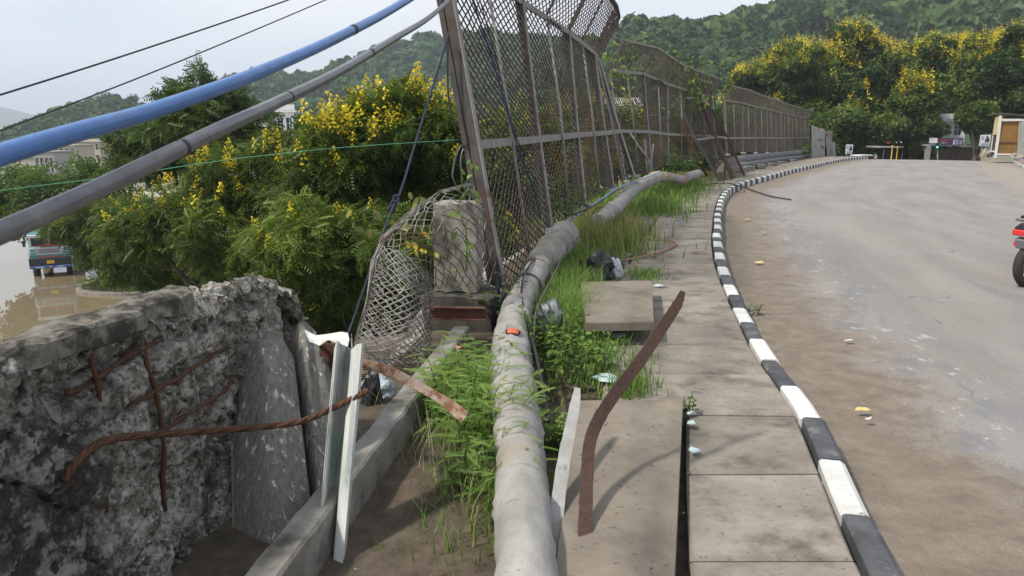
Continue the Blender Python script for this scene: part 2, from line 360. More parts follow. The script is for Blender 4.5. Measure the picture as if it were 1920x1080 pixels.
# kerb stones
kerb = thing('kerb', K(s_of_y(5.0)), 'black and white painted kerb curving along the footpath', kind='structure')
S0 = s_of_y(5.05); L1 = .56
def kerbstone(i, parent, fn, mat, L=L1, name='kerb_stone', hgt=.22):
    s0 = S0 + i * L + .004; s1 = S0 + (i + 1) * L - .004
    prof = [(0, -.3), (.0, -.012), (.012, .0), (.100, .0), (.124, -.016), (.140, -.05), (.150, -hgt - .06)]
    rows = []
    for j in range(3):
        s = s0 + (s1 - s0) * j / 2
        j_ = noise.noise(Vector((i * 3.17, 2.3, 5))) * .026 + .006 * noise.noise(Vector((i * 3.1 + j, 7, 5)))
        rows.append([fn(s, u + j_ * .6, z + j_ * .5) for u, z in prof])
    q = MB(); npf = len(prof)
    q.sheet(rows, None, smooth=False)
    q.f.append(list(range(npf))[::-1]); q.f.append([2 * npf + k for k in range(npf)]); q.mi += [0, 0]; q.sm += [False, False]
    return q.build(name, mat, parent)
i0 = int(-S0 / L1) + 1
for i in range(i0, int((s_of_y(62) - S0) / L1)):
    kerbstone(i, kerb, lambda s, u, z: K(s, u, z), m_kw if i % 2 == 0 else m_kb)
# footpath base and slabs
FW = 2.75
mb = MB(); srow = list(np.arange(0, S_END, 1.0)); us = [-FW, -2.0, -1.2, -.5, 0.02]
for s in srow:
    for u in us:
        p = K(s, u, -.10); p.z += .03 * noise.noise(p * 2.3); mb.v.append(p)
nu = len(us)
for i in range(len(srow) - 1):
    for k in range(nu - 1): mb.f.append([i * nu + k, i * nu + k + 1, (i + 1) * nu + k + 1, (i + 1) * nu + k]); mb.mi.append(0); mb.sm.append(True)
tag(mb.build('footpath_base', m_soil), 'dark soil bed under the footpath slabs', kind='structure')
fp = thing('footpath', K(s_of_y(6)), 'footpath of long concrete slabs beside the striped kerb', kind='structure')
def slab(sa, sb, u0, u1, z=0.0, skip=False):
    def pt(s, u, zz):
        d = kd(s); wgt = max(0.0, min(1.0, (20 - np.interp(s, KS, KA[:, 1])) / 8)); t = max(-.3, min(.45, d.x / max(.4, d.y)))
        return K(s + wgt * t * u, u, zz)
    g = .013; e = .014; dz = random.uniform(-.008, .008); tl = random.uniform(-.006, .006)
    c = [(sa + g, u0 + g), (sb - g, u0 + g), (sb - g, u1 - g), (sa + g, u1 - g)]
    c2 = [(sa + g + e, u0 + g + e), (sb - g - e, u0 + g + e), (sb - g - e, u1 - g - e), (sa + g + e, u1 - g - e)]
    lift = [tl, -tl, tl * .5, -tl * .5]
    v = [pt(s, u, -.14) for s, u in c] + [pt(s, u, z + dz - e + lift[i]) for i, (s, u) in enumerate(c)] + [pt(s, u, z + dz + lift[i]) for i, (s, u) in enumerate(c2)]
    f = [(8, 11, 10, 9)] + [(i, 4 + i, 4 + (i + 1) % 4, (i + 1) % 4) for i in range(4)] + [(4 + i, 8 + i, 8 + (i + 1) % 4, 4 + (i + 1) % 4) for i in range(4)]
    return MB().add(v, f).build('paving_slab', m_slab, fp)
SL = .752; sl0 = s_of_y(4.72)
for k in range(-int(sl0 / SL) + 1, int((s_of_y(60) - sl0) / SL)):
    sa, sb = sl0 + k * SL, sl0 + (k + 1) * SL; y = np.interp((sa + sb) / 2, KS, KA[:, 1])
    slab(sa, sb, -.665 if y < 3.95 else -1.16 if y < 9 else -1.1, -.012)
    if y > 9.3: slab(sa, sb, -1.75, -1.1, -.004)
    elif y < 1.5: slab(sa, sb, -1.85, -1.16, -.004)
# loose slabs lying on the path
def loose(name, corners, thick, label, rot_lift=(0, 0, 0, 0)):
    c = [Vector(p) for p in corners]; cen = sum(c, Vector()) / 4; e = .012
    v = [p + Vector((0, 0, -thick)) for p in c] + [p + Vector((0, 0, -e)) for p in c] + [p + (cen - p).normalized() * e for p in c]
    v = [wob(p, 4, .012) for p in v]
    f = [(0, 1, 2, 3), (8, 11, 10, 9)] + [(i, 4 + i, 4 + (i + 1) % 4, (i + 1) % 4) for i in range(4)] + [(4 + i, 8 + i, 8 + (i + 1) % 4, 4 + (i + 1) % 4) for i in range(4)]
    return tag(MB().add(v, f).build(name, m_slab2), label, 'slab', 'loose slabs lying on the footpath')
loose('loose_slab', [G(1283, 748, .085), G(1083, 752, .085), Vector((.12, 2.1, .08)), Vector((.53, 2.1, .08))], .085, 'loose concrete slab on the footpath right of the near pipe end, under the rusty bent bar')
loose('loose_slab', [G(1223, 527, .17), G(1088, 528, .17), G(1098, 603, .20), G(1227, 600, .20)], .075, 'tilted loose slab with a dark gap beneath it, in the grass beside the black bag')
for (x, y, lb) in ((1115, 622, 'left'), (1215, 618, 'right')):
    q = G(x, y, .0); tag(MB().box(q + Vector((0, .35, -.01)), (.12, .14, .10), Matrix.Rotation(random.random(), 3, 'Z'), bev=.02).build('concrete_lump', m_conc), 'concrete lump propping the ' + lb + ' end of the tilted slab', 'rubble', 'lumps under the tilted slab')
# right-hand side: footpath, kerb and ground behind the crest
kr = thing('kerb', K(s_of_y(40), RW), 'black and white kerb on the far right by the yellow kiosk', kind='structure')
for i in range(int((s_of_y(14) - S0) / L1), int((s_of_y(63) - S0) / L1)):
    def fr(s, u, z): return K(s, RW + .32 - u, z)
    kerbstone(i, kr, fr, m_kw if i % 2 == 0 else m_kb)
mb = MB(); srow = list(np.arange(0, s_of_y(66), 1.5))
for s in srow:
    for u in (RW + .3, RW + 3, RW + 9, RW + 30): mb.v.append(K(s, u, -.02 if u < RW + 10 else -.4))
for i in range(len(srow) - 1):
    for k in range(3): mb.f.append([i * 4 + k, i * 4 + k + 1, (i + 1) * 4 + k + 1, (i + 1) * 4 + k]); mb.mi.append(0); mb.sm.append(True)
m_dust = MAT('dusty_ground', (.20, .165, .125), (.33, .28, .22), 3, .95, .4, .02)
tag(mb.build('verge', m_dust), 'dusty ground on the far side of the road', kind='structure')
# bridge side wall
mb = MB(); srow = list(np.arange(0, S_END, 2.0))
for s in srow:
    a = K(s, -FW, -.1)
    for q in (a, K(s, -FW - .12, -.12), K(s, -FW - .12, -.9), K(s, -FW + .4, -1.0), K(s, -FW + .4, -9)): mb.v.append(q)
for i in range(len(srow) - 1):
    for k in range(4): mb.f.append([i * 5 + k, i * 5 + k + 1, (i + 1) * 5 + k + 1, (i + 1) * 5 + k]); mb.mi.append(0); mb.sm.append(False)
tag(mb.build('bridge_side', m_conc), 'concrete side of the bridge deck below the fence', kind='structure')
# ------------------------------------------------------------------ terrain, water, lower road
GZ, WZ = -8.2, -7.4
m_ground = MAT('lower_ground', (.12, .11, .07), (.24, .21, .15), .35, .95, .3, .05, c3=(.05, .085, .03), s3=.1)
gx = np.unique(np.concatenate([np.linspace(-3400, -200, 17), np.linspace(-200, 200, 81), np.linspace(200, 3400, 17)]))
gy = np.unique(np.concatenate([np.linspace(-3400, -60, 14), np.linspace(-60, 260, 81), np.linspace(260, 3400, 17)]))
side = np.array([[p.x, p.y] for p in KC])
def gh(x, y):
    i = int(np.argmin((side[:, 0] - x) ** 2 + (side[:, 1] - y) ** 2)); s = KS[i]; d = kd(s)
    u = (x - side[i, 0]) * d.y - (y - side[i, 1]) * d.x
    if y < 60 and u > 0: return -.75 if u < RW + 36 else -1.5
    if u > -FW and y < 62: return -1.1
    if y >= 60 and x > 5: 
        t = min(1, max(0, (x - 5) / 18)); return GZ + (5.0 * t)
    return GZ
V = np.array([[x, y, gh(x, y)] for y in gy for x in gx]); nx = len(gx)
F = [[j * nx + i, j * nx + i + 1, (j + 1) * nx + i + 1, (j + 1) * nx + i] for j in range(len(gy) - 1) for i in range(nx - 1)]
tag(np_mesh('ground', V, F, m_ground, smooth=True), 'low ground round the bridge reaching to the hills', kind='structure')
m, n, l, b = nodes('muddy_flood_water'); m_water = m
f = noise_n(n, l, pos(n), .25, 4); l.new(mix(n, l, f, (.185, .145, .085), (.23, .185, .115)), b.inputs['Base Color'])
b.inputs['Roughness'].default_value = .03; b.inputs['IOR'].default_value = 1.5; b.inputs['Specular IOR Level'].default_value = .95
bump(n, l, noise_n(n, l, pos(n), 1.6, 3, .5, (1, .35, 1)), .05, .02, b)
WB = [(-200, 4), (-10, 4), (-10, 14), (-17, 30), (-20, 38), (-23, 47), (-26, 53), (-30, 58), (-44, 66), (-60, 66), (-200, 90)]
tag(MB().add([(x, y, WZ) for x, y in WB], [tuple(range(len(WB)))]).build('flood_water', m_water), 'brown flood water mirroring the sky below the bridge', kind='structure')
m_lroad = MAT('pale_lower_road', (.30, .255, .225), (.46, .40, .36), 1.2, .9, .2, .02, c3=(.2, .16, .12), s3=.6)
LB = [(-17, 12), (-2.5, 12), (0.5, 30), (6, 56), (-8, 120), (-60, 120), (-120, 100), (-44, 68), (-31, 60), (-25, 52), (-21.5, 43), (-19, 34)]
mb = MB(); nb = len(LB); mb.add([(x, y, WZ + .10) for x, y in LB] + [(x, y, GZ - .2) for x, y in LB], [tuple(range(nb))] + [(i, i + nb, (i + 1) % nb + nb, (i + 1) % nb) for i in range(nb)])
tag(mb.build('lower_road', m_lroad), 'pale dusty road under the trees below the bridge', kind='structure')
# haze
mz, n, l, b = nodes('air'); n.remove(b); pv = n.new('ShaderNodeVolumePrincipled'); pv.inputs['Density'].default_value = HAZE = .00036
pv.inputs['Color'].default_value = (.86, .92, 1.0, 1); pv.inputs['Anisotropy'].default_value = .1
l.new(pv.outputs[0], n['Material Output'].inputs['Volume'])
tag(MB().box((0, 0, 75), (7000, 7000, 171)).build('haze', mz, origin=(0, 0, 0)), kind='stuff')
# ------------------------------------------------------------------ fence along the deck edge
def edges_tris(A, B, r):
    """three-sided prisms along edges A->B (numpy Nx3)"""
    D = B - A; L = np.linalg.norm(D, axis=1, keepdims=True) + 1e-9; D = D / L
    up = np.tile(np.array([[.31, .57, .76]]), (len(A), 1)); X = np.cross(D, up); X /= np.linalg.norm(X, axis=1, keepdims=True) + 1e-9; Y = np.cross(D, X)
    ring = [X * math.cos(a) * r + Y * math.sin(a) * r for a in (0, 2.094, 4.189)]
    V = np.stack([A + ring[0], A + ring[1], A + ring[2], B + ring[0], B + ring[1], B + ring[2]], 1).reshape(-1, 3)
    o = (np.arange(len(A)) * 6)[:, None]
    F = np.concatenate([o + np.array([[0, 1, 4, 3]]), o + np.array([[1, 2, 5, 4]]), o + np.array([[2, 0, 3, 5]])], 0)
    return V, F
def wire_net(S, nu, nv, r, jitter=0.0, drop=0.0, curl=None):
    """diamond wire netting; S(u,v)->xyz arrays with u,v in 0..1; nu, nv half-cells"""
    A, B = [], []
    I, J = np.meshgrid(np.arange(nu), np.arange(nv), indexing='ij')
    for di, sgn in ((0, 1), (1, -1)):
        mk = ((I + J + di) % 2 == 0)
        i0, j0 = I[mk], J[mk]
        if di == 0: a, b_ = (i0, j0), (i0 + 1, j0 + 1)
        else: a, b_ = (i0 + 1, j0), (i0, j0 + 1)
        A.append(np.stack(a, 1)); B.append(np.stack(b_, 1))
    A = np.concatenate(A).astype(float); B = np.concatenate(B).astype(float)
    if drop > 0:
        k = RNG.random(len(A)) > drop; A, B = A[k], B[k]
    jx = RNG.normal(0, jitter, (nu + 2, nv + 2, 2))
    ia, ib = A.astype(int), B.astype(int)
    A = A + jx[ia[:, 0], ia[:, 1]]; B = B + jx[ib[:, 0], ib[:, 1]]
    return edges_tris(S(A[:, 0] / nu, A[:, 1] / nv), S(B[:, 0] / nu, B[:, 1] / nv), r)
def bilin(p00, p10, p01, p11, nrm=None, sag=0.0, seed=0):
    a, b_, c_, d_2 = (np.array(p) for p in (p00, p10, p01, p11)); nv_ = np.array(nrm) if nrm is not None else np.zeros(3)
    def S(u, v):
        u_, v_ = u[:, None], v[:, None]
        p = a * (1 - u_) * (1 - v_) + b_ * u_ * (1 - v_) + c_ * (1 - u_) * v_ + d_2 * u_ * v_
        bul = np.sin(np.pi * np.clip(u_, 0, 1)) * (sag * np.sin(np.pi * 2.2 * v_ + seed) + sag * .5 * np.sin(9 * v_ + 5 * u_ + seed))
        return p + nv_ * bul
    return S
class Bay: pass
# foot pixel, kink pixel, distance
POSTS = [((945, 562), (826, -112), 7.0), ((1032, 428), (977, 4), 9.4), ((1096, 384), (1065, 61), 11.7), ((1149, 352), (1113, 99), 14.2), ((1187, 328), (1122, 112), 15.4)]
POST2 = [((1172, 338), (1142, 132), 18.2), ((1222, 322), (1206, 138), 21.0), ((1253, 306), (1251, 158), 25.0), ((1296, 300), (1294, 171), 28.3), ((1342, 293), (1335, 181), 31.0)]
POST3 = [((1363, 289), (1358, 188), 34.0), ((1393, 286), (1391, 193), 37.5), ((1416.5, 286), (1414, 199.5), 41.5), ((1438, 286), (1437, 204.5), 45.5), ((1455, 285), (1454, 208.5), 49.5),
         ((1470.5, 284), (1470, 212.5), 53.5), ((1486, 283), (1485, 216), 58), ((1501, 281), (1500.5, 219), 62), ((1517, 280), (1516.5, 222), 66)]
def fence(name, posts, label, crank_up, mat_m, mat_p, cellw, cellh, r, midh, group, thin=True, feet=True, sag=.06, lean=None):
    F0 = [P(*f, d) for f, k, d in posts]; K0 = [P(*k, d) for f, k, d in posts]
    root = thing(name, F0[0], label, 'fence', group)
    N = len(posts)
    def nrm(i):
        t = (F0[min(i + 1, N - 1)] - F0[max(i - 1, 0)]); t.z = 0; t.normalize(); return Vector((t.y, -t.x, 0))
    T0 = [K0[i] + Vector((0, 0, crank_up)) + nrm(i) * crank_up * .52 for i in range(N)]
    for i in range(N):
        n_ = nrm(i); t_ = Vector((-n_.y, n_.x, 0)); wd = .088 if posts[i][2] < 24 else .10
        # angle-section post: front flange and side web
        q = MB(); ax = (K0[i] - F0[i]).normalized(); mid = F0[i].lerp(K0[i], .5) + Vector((random.uniform(-.02, .02), 0, 0))
        for a, b_ in ((F0[i], mid), (mid, K0[i])):
            q.beam(a + n_ * .03, b_ + n_ * .03, wd, .012, n_, 0); q.beam(a - n_ * .02 - t_ * (wd / 2 - .008), b_ - n_ * .02 - t_ * (wd / 2 - .008), .012, .09, n_, 1)
        if i == 0 and posts[i][2] < 8:
            q.beam(F0[i] - n_ * .10, K0[i] - n_ * .10, .10, .05, n_, 1)
        q.build('post', [mat_p, m_steel_d], root)  # darker web puts the post's unlit, rusty side into the colour
        MB().beam(K0[i] - n_ * .01, T0[i], wd * .85, .05, n_).build('cranked_arm', m_steel_d, root)
        if feet: MB().box(F0[i] + n_ * .03 + Vector((0, 0, -.02)), (.24, .2, .05), Matrix.Rotation(math.atan2(t_.y, t_.x), 3, 'Z')).build('foot_plate', m_white if posts[0][2] > 30 else mat_p, root)
    for i in range(N - 1):
        n_ = (nrm(i) + nrm(i + 1)).normalized(); bw = (F0[i + 1] - F0[i]).length
        def at(i_, z): 
            t = (z - F0[i_].z) / (K0[i_].z - F0[i_].z); return F0[i_].lerp(K0[i_], t)
        m0, m1 = at(i, midh[i]), at(i + 1, midh[i + 1])
        MB().beam(m0 + n_ * .022, m1 + n_ * .022, .012, .085, (0, 0, 1)).beam(m0 - n_ * .01, m1 - n_ * .01, .06, .01, (0, 0, 1)).build('middle_rail', mat_p, root)
        MB().beam(K0[i] + n_ * .02, K0[i + 1] + n_ * .02, .015, .075, (0, 0, 1)).beam(K0[i] - n_ * .02, K0[i + 1] - n_ * .02, .07, .01, (0, 0, 1)).build('upper_rail', mat_p, root)
        MB().beam(T0[i], T0[i + 1], .06, .05, (0, 0, 1)).build('top_rail', mat_p if posts[0][2] > 16 else m_steel_d, root)
        if thin:
            f = .5 + random.uniform(-.06, .06); a = F0[i].lerp(F0[i + 1], f) + n_ * .015; b_ = K0[i].lerp(K0[i + 1], f) + n_ * .015
            c_ = a.lerp(b_, .55) + n_ * random.uniform(.0, .06)
            MB().tube([a, c_, b_], .019, 6).build('stiffener_pipe', mat_p, root)
            MB().beam(b_ - n_ * .03, T0[i].lerp(T0[i + 1], f), .03, .03, n_).build('arm_brace', m_steel_d, root)
        nu = max(6, int(2 * bw / cellw)); 
        for nm, a0, a1, b0, b1 in (('mesh_panel', F0[i], F0[i + 1], K0[i], K0[i + 1]), ('cranked_mesh_panel', K0[i], K0[i + 1], T0[i], T0[i + 1])):
            hv = (b0 - a0).length; nv = max(4, int(2 * hv / cellh))
            off = -n_ * .03
            S = bilin(a0 + off, a1 + off, b0 + off, b1 + off, n_, sag if nm == 'mesh_panel' else .02, i * 1.3)
            V, F = wire_net(S, nu, nv, r, .07); tag(np_mesh(nm, V, F, mat_m, root), kind='stuff')
    return root, F0, K0, T0
f1, F1, K1, T1 = fence('mesh_fence', POSTS, 'tall leaning mesh fence nearest the camera, ending in a tilted grey steel post', .80, m_mesh, m_steel, .172, .104, .0088, (1.52, 1.56, 1.62, 1.66, 1.70), 'mesh fence sections along the bridge footpath')
f2, F2, K2, T2 = fence('mesh_fence', POST2, 'vine-grown middle section of the mesh fence behind the two kicked-out panels', .68, m_mesh, m_steel, .185, .125, .0092, (1.72, 1.72, 1.66, 1.62, 1.6), 'mesh fence sections along the bridge footpath')
f3, F3, K3, T3 = fence('mesh_fence', POST3, 'long brownish far section of the mesh fence curving away above the dark pipes', .62, m_mesh2, m_steel, .25, .16, .0105, (1.5,) * 4 + (1.45,) * 5, 'mesh fence sections along the bridge footpath', thin=True, sag=.03)
# brace bundle at the foot of post F
q = MB()
for a, b_ in (((1178, 245), (1216, 300)), ((1216, 300), (1221, 322)), ((1209, 262), (1214, 324)), ((1225, 270), (1218, 322))):
    q.tube([P(*a, 20.2), P(*b_, 19.8)], .028, 6)
q.build('bent_brace', m_steel, f2)
# two panels kicked out on to the footpath
def leaning(label, rows, rails):
    """rows: left and right leg polylines (px,py,d); rails: list of t"""
    Lg, Rg = [P(*p) for p in rows[0]], [P(*p) for p in rows[1]]
    root = thing('fallen_fence_panel', Lg[-1], label, 'fence panel', 'fence panels kicked out on the footpath')
    for g in (Lg, Rg):
        q = MB()
        for a, b_ in zip(g[:-1], g[1:]): q.beam(a, b_, .10, .09, (1, -.4, .2))
        q.build('leg', m_steel_d if g is Lg else m_rust, root)
    for k in range(len(Lg) - 1):
        MB().beam(Lg[k], Rg[k], .05, .075, (0, 0, 1)).build('rail', m_steel, root)
        S = bilin(Lg[k], Rg[k], Lg[k + 1], Rg[k + 1]); hv = (Lg[k + 1] - Lg[k]).length; bw = (Lg[k] - Rg[k]).length
        V, F = wire_net(S, max(6, int(2 * bw / .18)), max(4, int(2 * hv / .14)), .0105, .08); tag(np_mesh('mesh_panel', V, F, m_mesh2, root), kind='stuff')
    return root
pa = leaning('first of two buckled fence panels leaning on to the footpath, its left leg darkest',
        [[(1268, 136, 27.0), (1268, 183, 27.2), (1304, 262, 26.6), (1351, 341, 26.2)], [(1309, 148, 28.4), (1311, 184, 28.4), (1339, 258, 28.0), (1373, 335, 27.6)]], None)
pb = leaning('second buckled fence panel leaning on the footpath, the one nearer the striped kerb bend',
        [[(1312, 150, 28.6), (1314, 184, 28.7), (1342, 256, 28.3), (1377, 334, 27.9)], [(1336, 156, 29.6), (1330, 197, 29.4), (1364, 259, 29.2), (1396, 329, 28.8)]], None)
q = MB(); q.tube([P(1275, 222, 26.8), P(1300, 285, 26.5), P(1326, 330, 26.4)], .05, 6); q.build('inner_leg', m_rust, pa)
q = MB(); q.tube([P(1349, 270, 28.3), P(1362, 300, 28.3), P(1357, 338, 27.0)], .05, 6); q.build('inner_leg', m_rust, pb)
# ------------------------------------------------------------------ ducts along the footpath edge
m, n, l, b = nodes('cement_wrapped_pipe'); m_pipe = m
co = pos(n); f1n = noise_n(n, l, co, 5, 8, .65, (1, .6, 1)); f2n = noise_n(n, l, co, 1.6, 6, .6)
c0 = ramp(n, [(.3, (.20, .188, .168)), (.72, (.37, .352, .325))]); l.new(f1n, c0.inputs[0])
c = mix(n, l, sstep(n, l, f2n, .52, .72), c0.outputs[0], (.27, .235, .185)); c = mix(n, l, sstep(n, l, noise_n(n, l, co, 7, 6, .7, (.35, 3, .35), .5), .56, .66), c, (.15, .138, .12)); c = mix(n, l, sstep(n, l, noise_n(n, l, co, 30, 5, .75), .60, .72), c, (.12, .11, .095))  # stretched noise paints dark crease shade round the wrap
l.new(c, b.inputs['Base Color']); b.inputs['Roughness'].default_value = .85; bump(n, l, f1n, .55, .02, b)
def duct(path, rad, seed, n=28, lump=.05, mat=None, name='duct', sub=7):
    pts = catmull(path, sub); N = len(pts); q = MB(); rows = []
    a = None
    for i, p in enumerate(pts):
        t = (pts[min(i + 1, N - 1)] - pts[max(i - 1, 0)]).normalized(); x = t.cross(Vector((0, 0, 1))).normalized(); y = x.cross(t)
        rr = rad if not isinstance(rad, list) else float(np.interp(i / (N - 1), np.linspace(0, 1, len(rad)), rad))
        row = []
        for k in range(n + 1):
            an = 2 * math.pi * k / n; d = x * math.cos(an) + y * math.sin(an); e = p + d * rr
            fold = lump * rr * (noise.noise(Vector((e.x * 7, e.y * 3.5, e.z * 7 + seed))) * 1.2 + .8 * noise.noise(Vector((e.x * 18, e.y * 10, e.z * 18 + seed))))
            # crumpled wraps that run round the duct
            wr = .085 * rr * max(0, math.sin(i * 1.3 + 2.6 * noise.noise(Vector((i * .35, an, seed))))) ** 3
            row.append(e + d * (fold + wr))
        rows.append(row)
    q.sheet(rows, None, smooth=True); q.f.append(list(range(n))[::-1]); q.mi.append(0); q.sm.append(False)
    q.f.append([(N - 1) * (n + 1) + k for k in range(n)]); q.mi.append(0); q.sm.append(False)
    return q, pts
pp = [(1000, 1500, 1.6), (990, 1160, 2.05), (982, 990, 2.55), (978, 900, 2.95), (975, 843, 3.3), (967, 773, 3.78), (960, 704, 4.4), (959, 639, 5.1), (968, 588, 5.8), (980, 556, 6.35), (1000, 519, 7.0), (1020, 487, 7.7), (1041, 460, 8.4), (1056, 443, 8.9)]
q, ppts = duct([P(*p) for p in pp], [.105, .108, .110, .112, .116, .130, .140, .136, .129, .120, .122, .130, .135, .135], 1.0, lump=.075, sub=9)
pipe = tag(q.build('cement_wrapped_duct', m_pipe), 'thick pale grey wrapped duct running from the foreground up to the fence', 'duct', 'ducts along the footpath edge')
ppx = pp
# torn sleeve at the far end of the near duct
q, _ = duct([P(1004, 508, 7.2), P(1020, 487, 7.7), P(1041, 460, 8.4), P(1060, 440, 9.0)], [.142, .158, .170, .178], 5.0, lump=.05)
q.build('torn_sleeve', m_conc, pipe)
q = MB()
for (x, y, d) in ((989, 538, 6.65),):
    c0 = P(x, y, d); t = (P(1000, 519, 7.0) - P(980, 556, 6.35)).normalized(); X = t.cross(Vector((0, 0, 1))).normalized(); Y = X.cross(t)
    q.tube([c0 + (X * math.cos(a) + Y * math.sin(a)) * .130 for a in np.linspace(0, 2 * math.pi, 25)], .012, 6, cap=False)
q.build('clamp_band', m_steel_d, pipe)
# orange ribs over a dark patch painting the shade inside a torn opening
def hit(px, py, pts, rad):
    r = ray(px, py); o = Vector((0, 0, EYE)); t = 1.0
    for _ in range(400):
        p = o + r * t; dd = min((p - a).length for a in pts)
        if dd < rad: break
        t += max(.004, (dd - rad) * .5)
    c = min(pts, key=lambda a: (p - a).length); return p, (p - c).normalized()
fine_pts = [ppts[i].lerp(ppts[i + 1], k / 6) for i in range(len(ppts) - 1) for k in range(6)]
hp, hn = hit(962, 623, fine_pts, .146)
tdir = (P(968, 588, 5.8) - P(959, 639, 5.1)).normalized(); tdir = (tdir - hn * tdir.dot(hn)).normalized(); X = tdir.cross(hn).normalized()
q = MB(); ring = [hp + hn * .004 + X * a + tdir * b_ for a, b_ in ((-.052, -.05), (.0, -.062), (.05, -.045), (.055, .03), (.01, .055), (-.05, .045))]
q.add(ring + [hp - hn * .03], [(i, (i + 1) % 6, 6) for i in range(6)]); q.build('hole_shade_patch', m_dark, pipe)
q = MB()
for k in range(5): q.tube([hp + hn * (.012 - .008 * abs(s_)) + tdir * (k * .017 - .034) + X * s_ * .040 for s_ in (-1, -.5, 0, .5, 1)], .0085, 6)
q.build('orange_inner_duct', m_orange, pipe)
q = MB(); q.sheet([[hp + tdir * (.05 + .02 * k) + X * .055 * s_ + hn * (.002 + .028 * k) for s_ in (-1, -.3, .4, 1)] for k in (0, 1)], None); q.build('broken_rim', m_pipe, pipe)
q, _ = duct([P(1122, 418, 11.2), P(1140, 402, 11.9), P(1160, 384, 13.0), P(1190, 354, 15.4), P(1215, 340, 17.3), P(1236, 331, 18.6)], .135, 9.0, lump=.09)
d2 = tag(q.build('cement_wrapped_duct', m_pipe), 'second pale duct by the fence foot, tied with blue and black cables', 'duct', 'ducts along the footpath edge')
q, _ = duct([P(1240, 332, 18.9), P(1258, 333, 19.6), P(1276, 338, 20.5)], .115, 12.0)
d3 = tag(q.build('cement_wrapped_duct', m_pipe), 'short broken duct lying in grass between two terracotta joints', 'duct', 'ducts along the footpath edge')
q, _ = duct([P(1276, 339, 20.6), P(1292, 331, 22.5), P(1310, 325, 24.5)], .135, 15.0)
d4 = tag(q.build('cement_wrapped_duct', m_pipe), 'brownish stub of duct below the kicked-out fence panels', 'duct', 'ducts along the footpath edge')
m_terra = MAT('terracotta_joint', (.26, .17, .115), (.36, .26, .19), 9, .85, .3)
for o, a, b_ in ((d2, P(1226, 333, 18.2), P(1235, 331, 18.7)), (d3, P(1240, 332, 18.9), P(1248, 332, 19.2)), (d4, P(1276, 339, 20.6), P(1282, 336, 21.2))):
    q = MB(); q.tube([a, a.lerp(b_, .5), b_], .15, 14, smooth=True); q.build('joint_collar', m_terra, o)
fd = MAT('dark_grey_pipe', (.075, .075, .077), (.16, .155, .15), 3, .7, .2)
for lab, pts, rad in (('upper of two long dark pipes under the far fence section', [(1374, 304, 33), (1400, 299, 36), (1440, 294.5, 44), (1475, 290, 52), (1500, 287, 58), (1516, 284.5, 64)], .24),
                      ('lower of two long dark pipes under the far fence section', [(1378, 313, 32), (1410, 308, 36), (1440, 303, 42), (1470, 299, 48), (1500, 295.5, 56), (1520, 292, 62)], .17)):
    q, _ = duct([P(*p) for p in pts], rad, 3.0, n=12, lump=.03); tag(q.build('dark_pipe', fd), lab, 'pipe', 'dark pipes under the far fence')
k_ = 0
for x, y, d in ((1385, 318, 31), (1402, 316, 33), (1424, 312, 36.5), (1446, 309, 40), (1466, 306, 44), (1486, 302, 49)):
    q = MB(); q.box(P(x, y, d), (.62, .34, .22), Matrix.Rotation(.5, 3, 'Z'), bev=.03)
    tag(q.build('concrete_block', m_conc), ['first', 'second', 'third', 'fourth', 'fifth', 'sixth'][k_] + ' pale concrete block along the foot of the lower dark pipe, counted from the camera', 'block', 'concrete blocks under the far pipes'); k_ += 1
# corrugated sheets closing the end of the fence
def corr(name, a, b_, top_a, top_b, mat, label, grp, pitch=.11):
    """ribbed sheet from foot a to foot b (pixel,d); each sheet has real ribs and thickness"""
    A, B, TA, TB = P(*a), P(*b_), P(*top_a), P(*top_b); L = (B - A).length; N = max(4, int(L / pitch * 4)); nrm = (B - A).cross(TA - A).normalized()
    rows = [[], [], [], []]
    for i in range(N + 1):
        t = i / N; o = nrm * .022 * math.sin(i * math.pi / 2)
        jag = Vector((0, 0, .03 * noise.noise(Vector((i * .4, 3, 1)))))
        lo, hi = A.lerp(B, t), TA.lerp(TB, t) + jag
        for r_, p in zip(rows, (lo + o, hi + o, hi + o + nrm * .006, lo + o + nrm * .006)): r_.append(p)
    return tag(MB().sheet(rows, None, smooth=False).build(name, mat), label, 'sheet', grp)
corr('corrugated_sheet', (1522, 300, 57), (1546, 297, 59), (1522, 236, 57), (1546, 243, 59), m_corr, 'grey ribbed sheet standing next to the end of the far fence', 'corrugated sheets at the fence end')
corr('corrugated_sheet', (1552, 297, 60.5), (1566, 294, 62), (1547, 246, 60), (1554, 247, 61), m_corr, 'narrow grey sheet leaning to the left between two upright sheets', 'corrugated sheets at the fence end')
corr('corrugated_sheet', (1550, 294, 62), (1561, 293, 63.5), (1552, 245, 62), (1560, 246, 63.5), m_corrb, 'brown ribbed sheet behind the leaning one at the fence end', 'corrugated sheets at the fence end')
corr('corrugated_sheet', (1562, 293, 65), (1567, 293, 66), (1560, 266, 65), (1565, 268, 66), m_corr, 'small pale sheet at the far end of the row of sheets', 'corrugated sheets at the fence end')
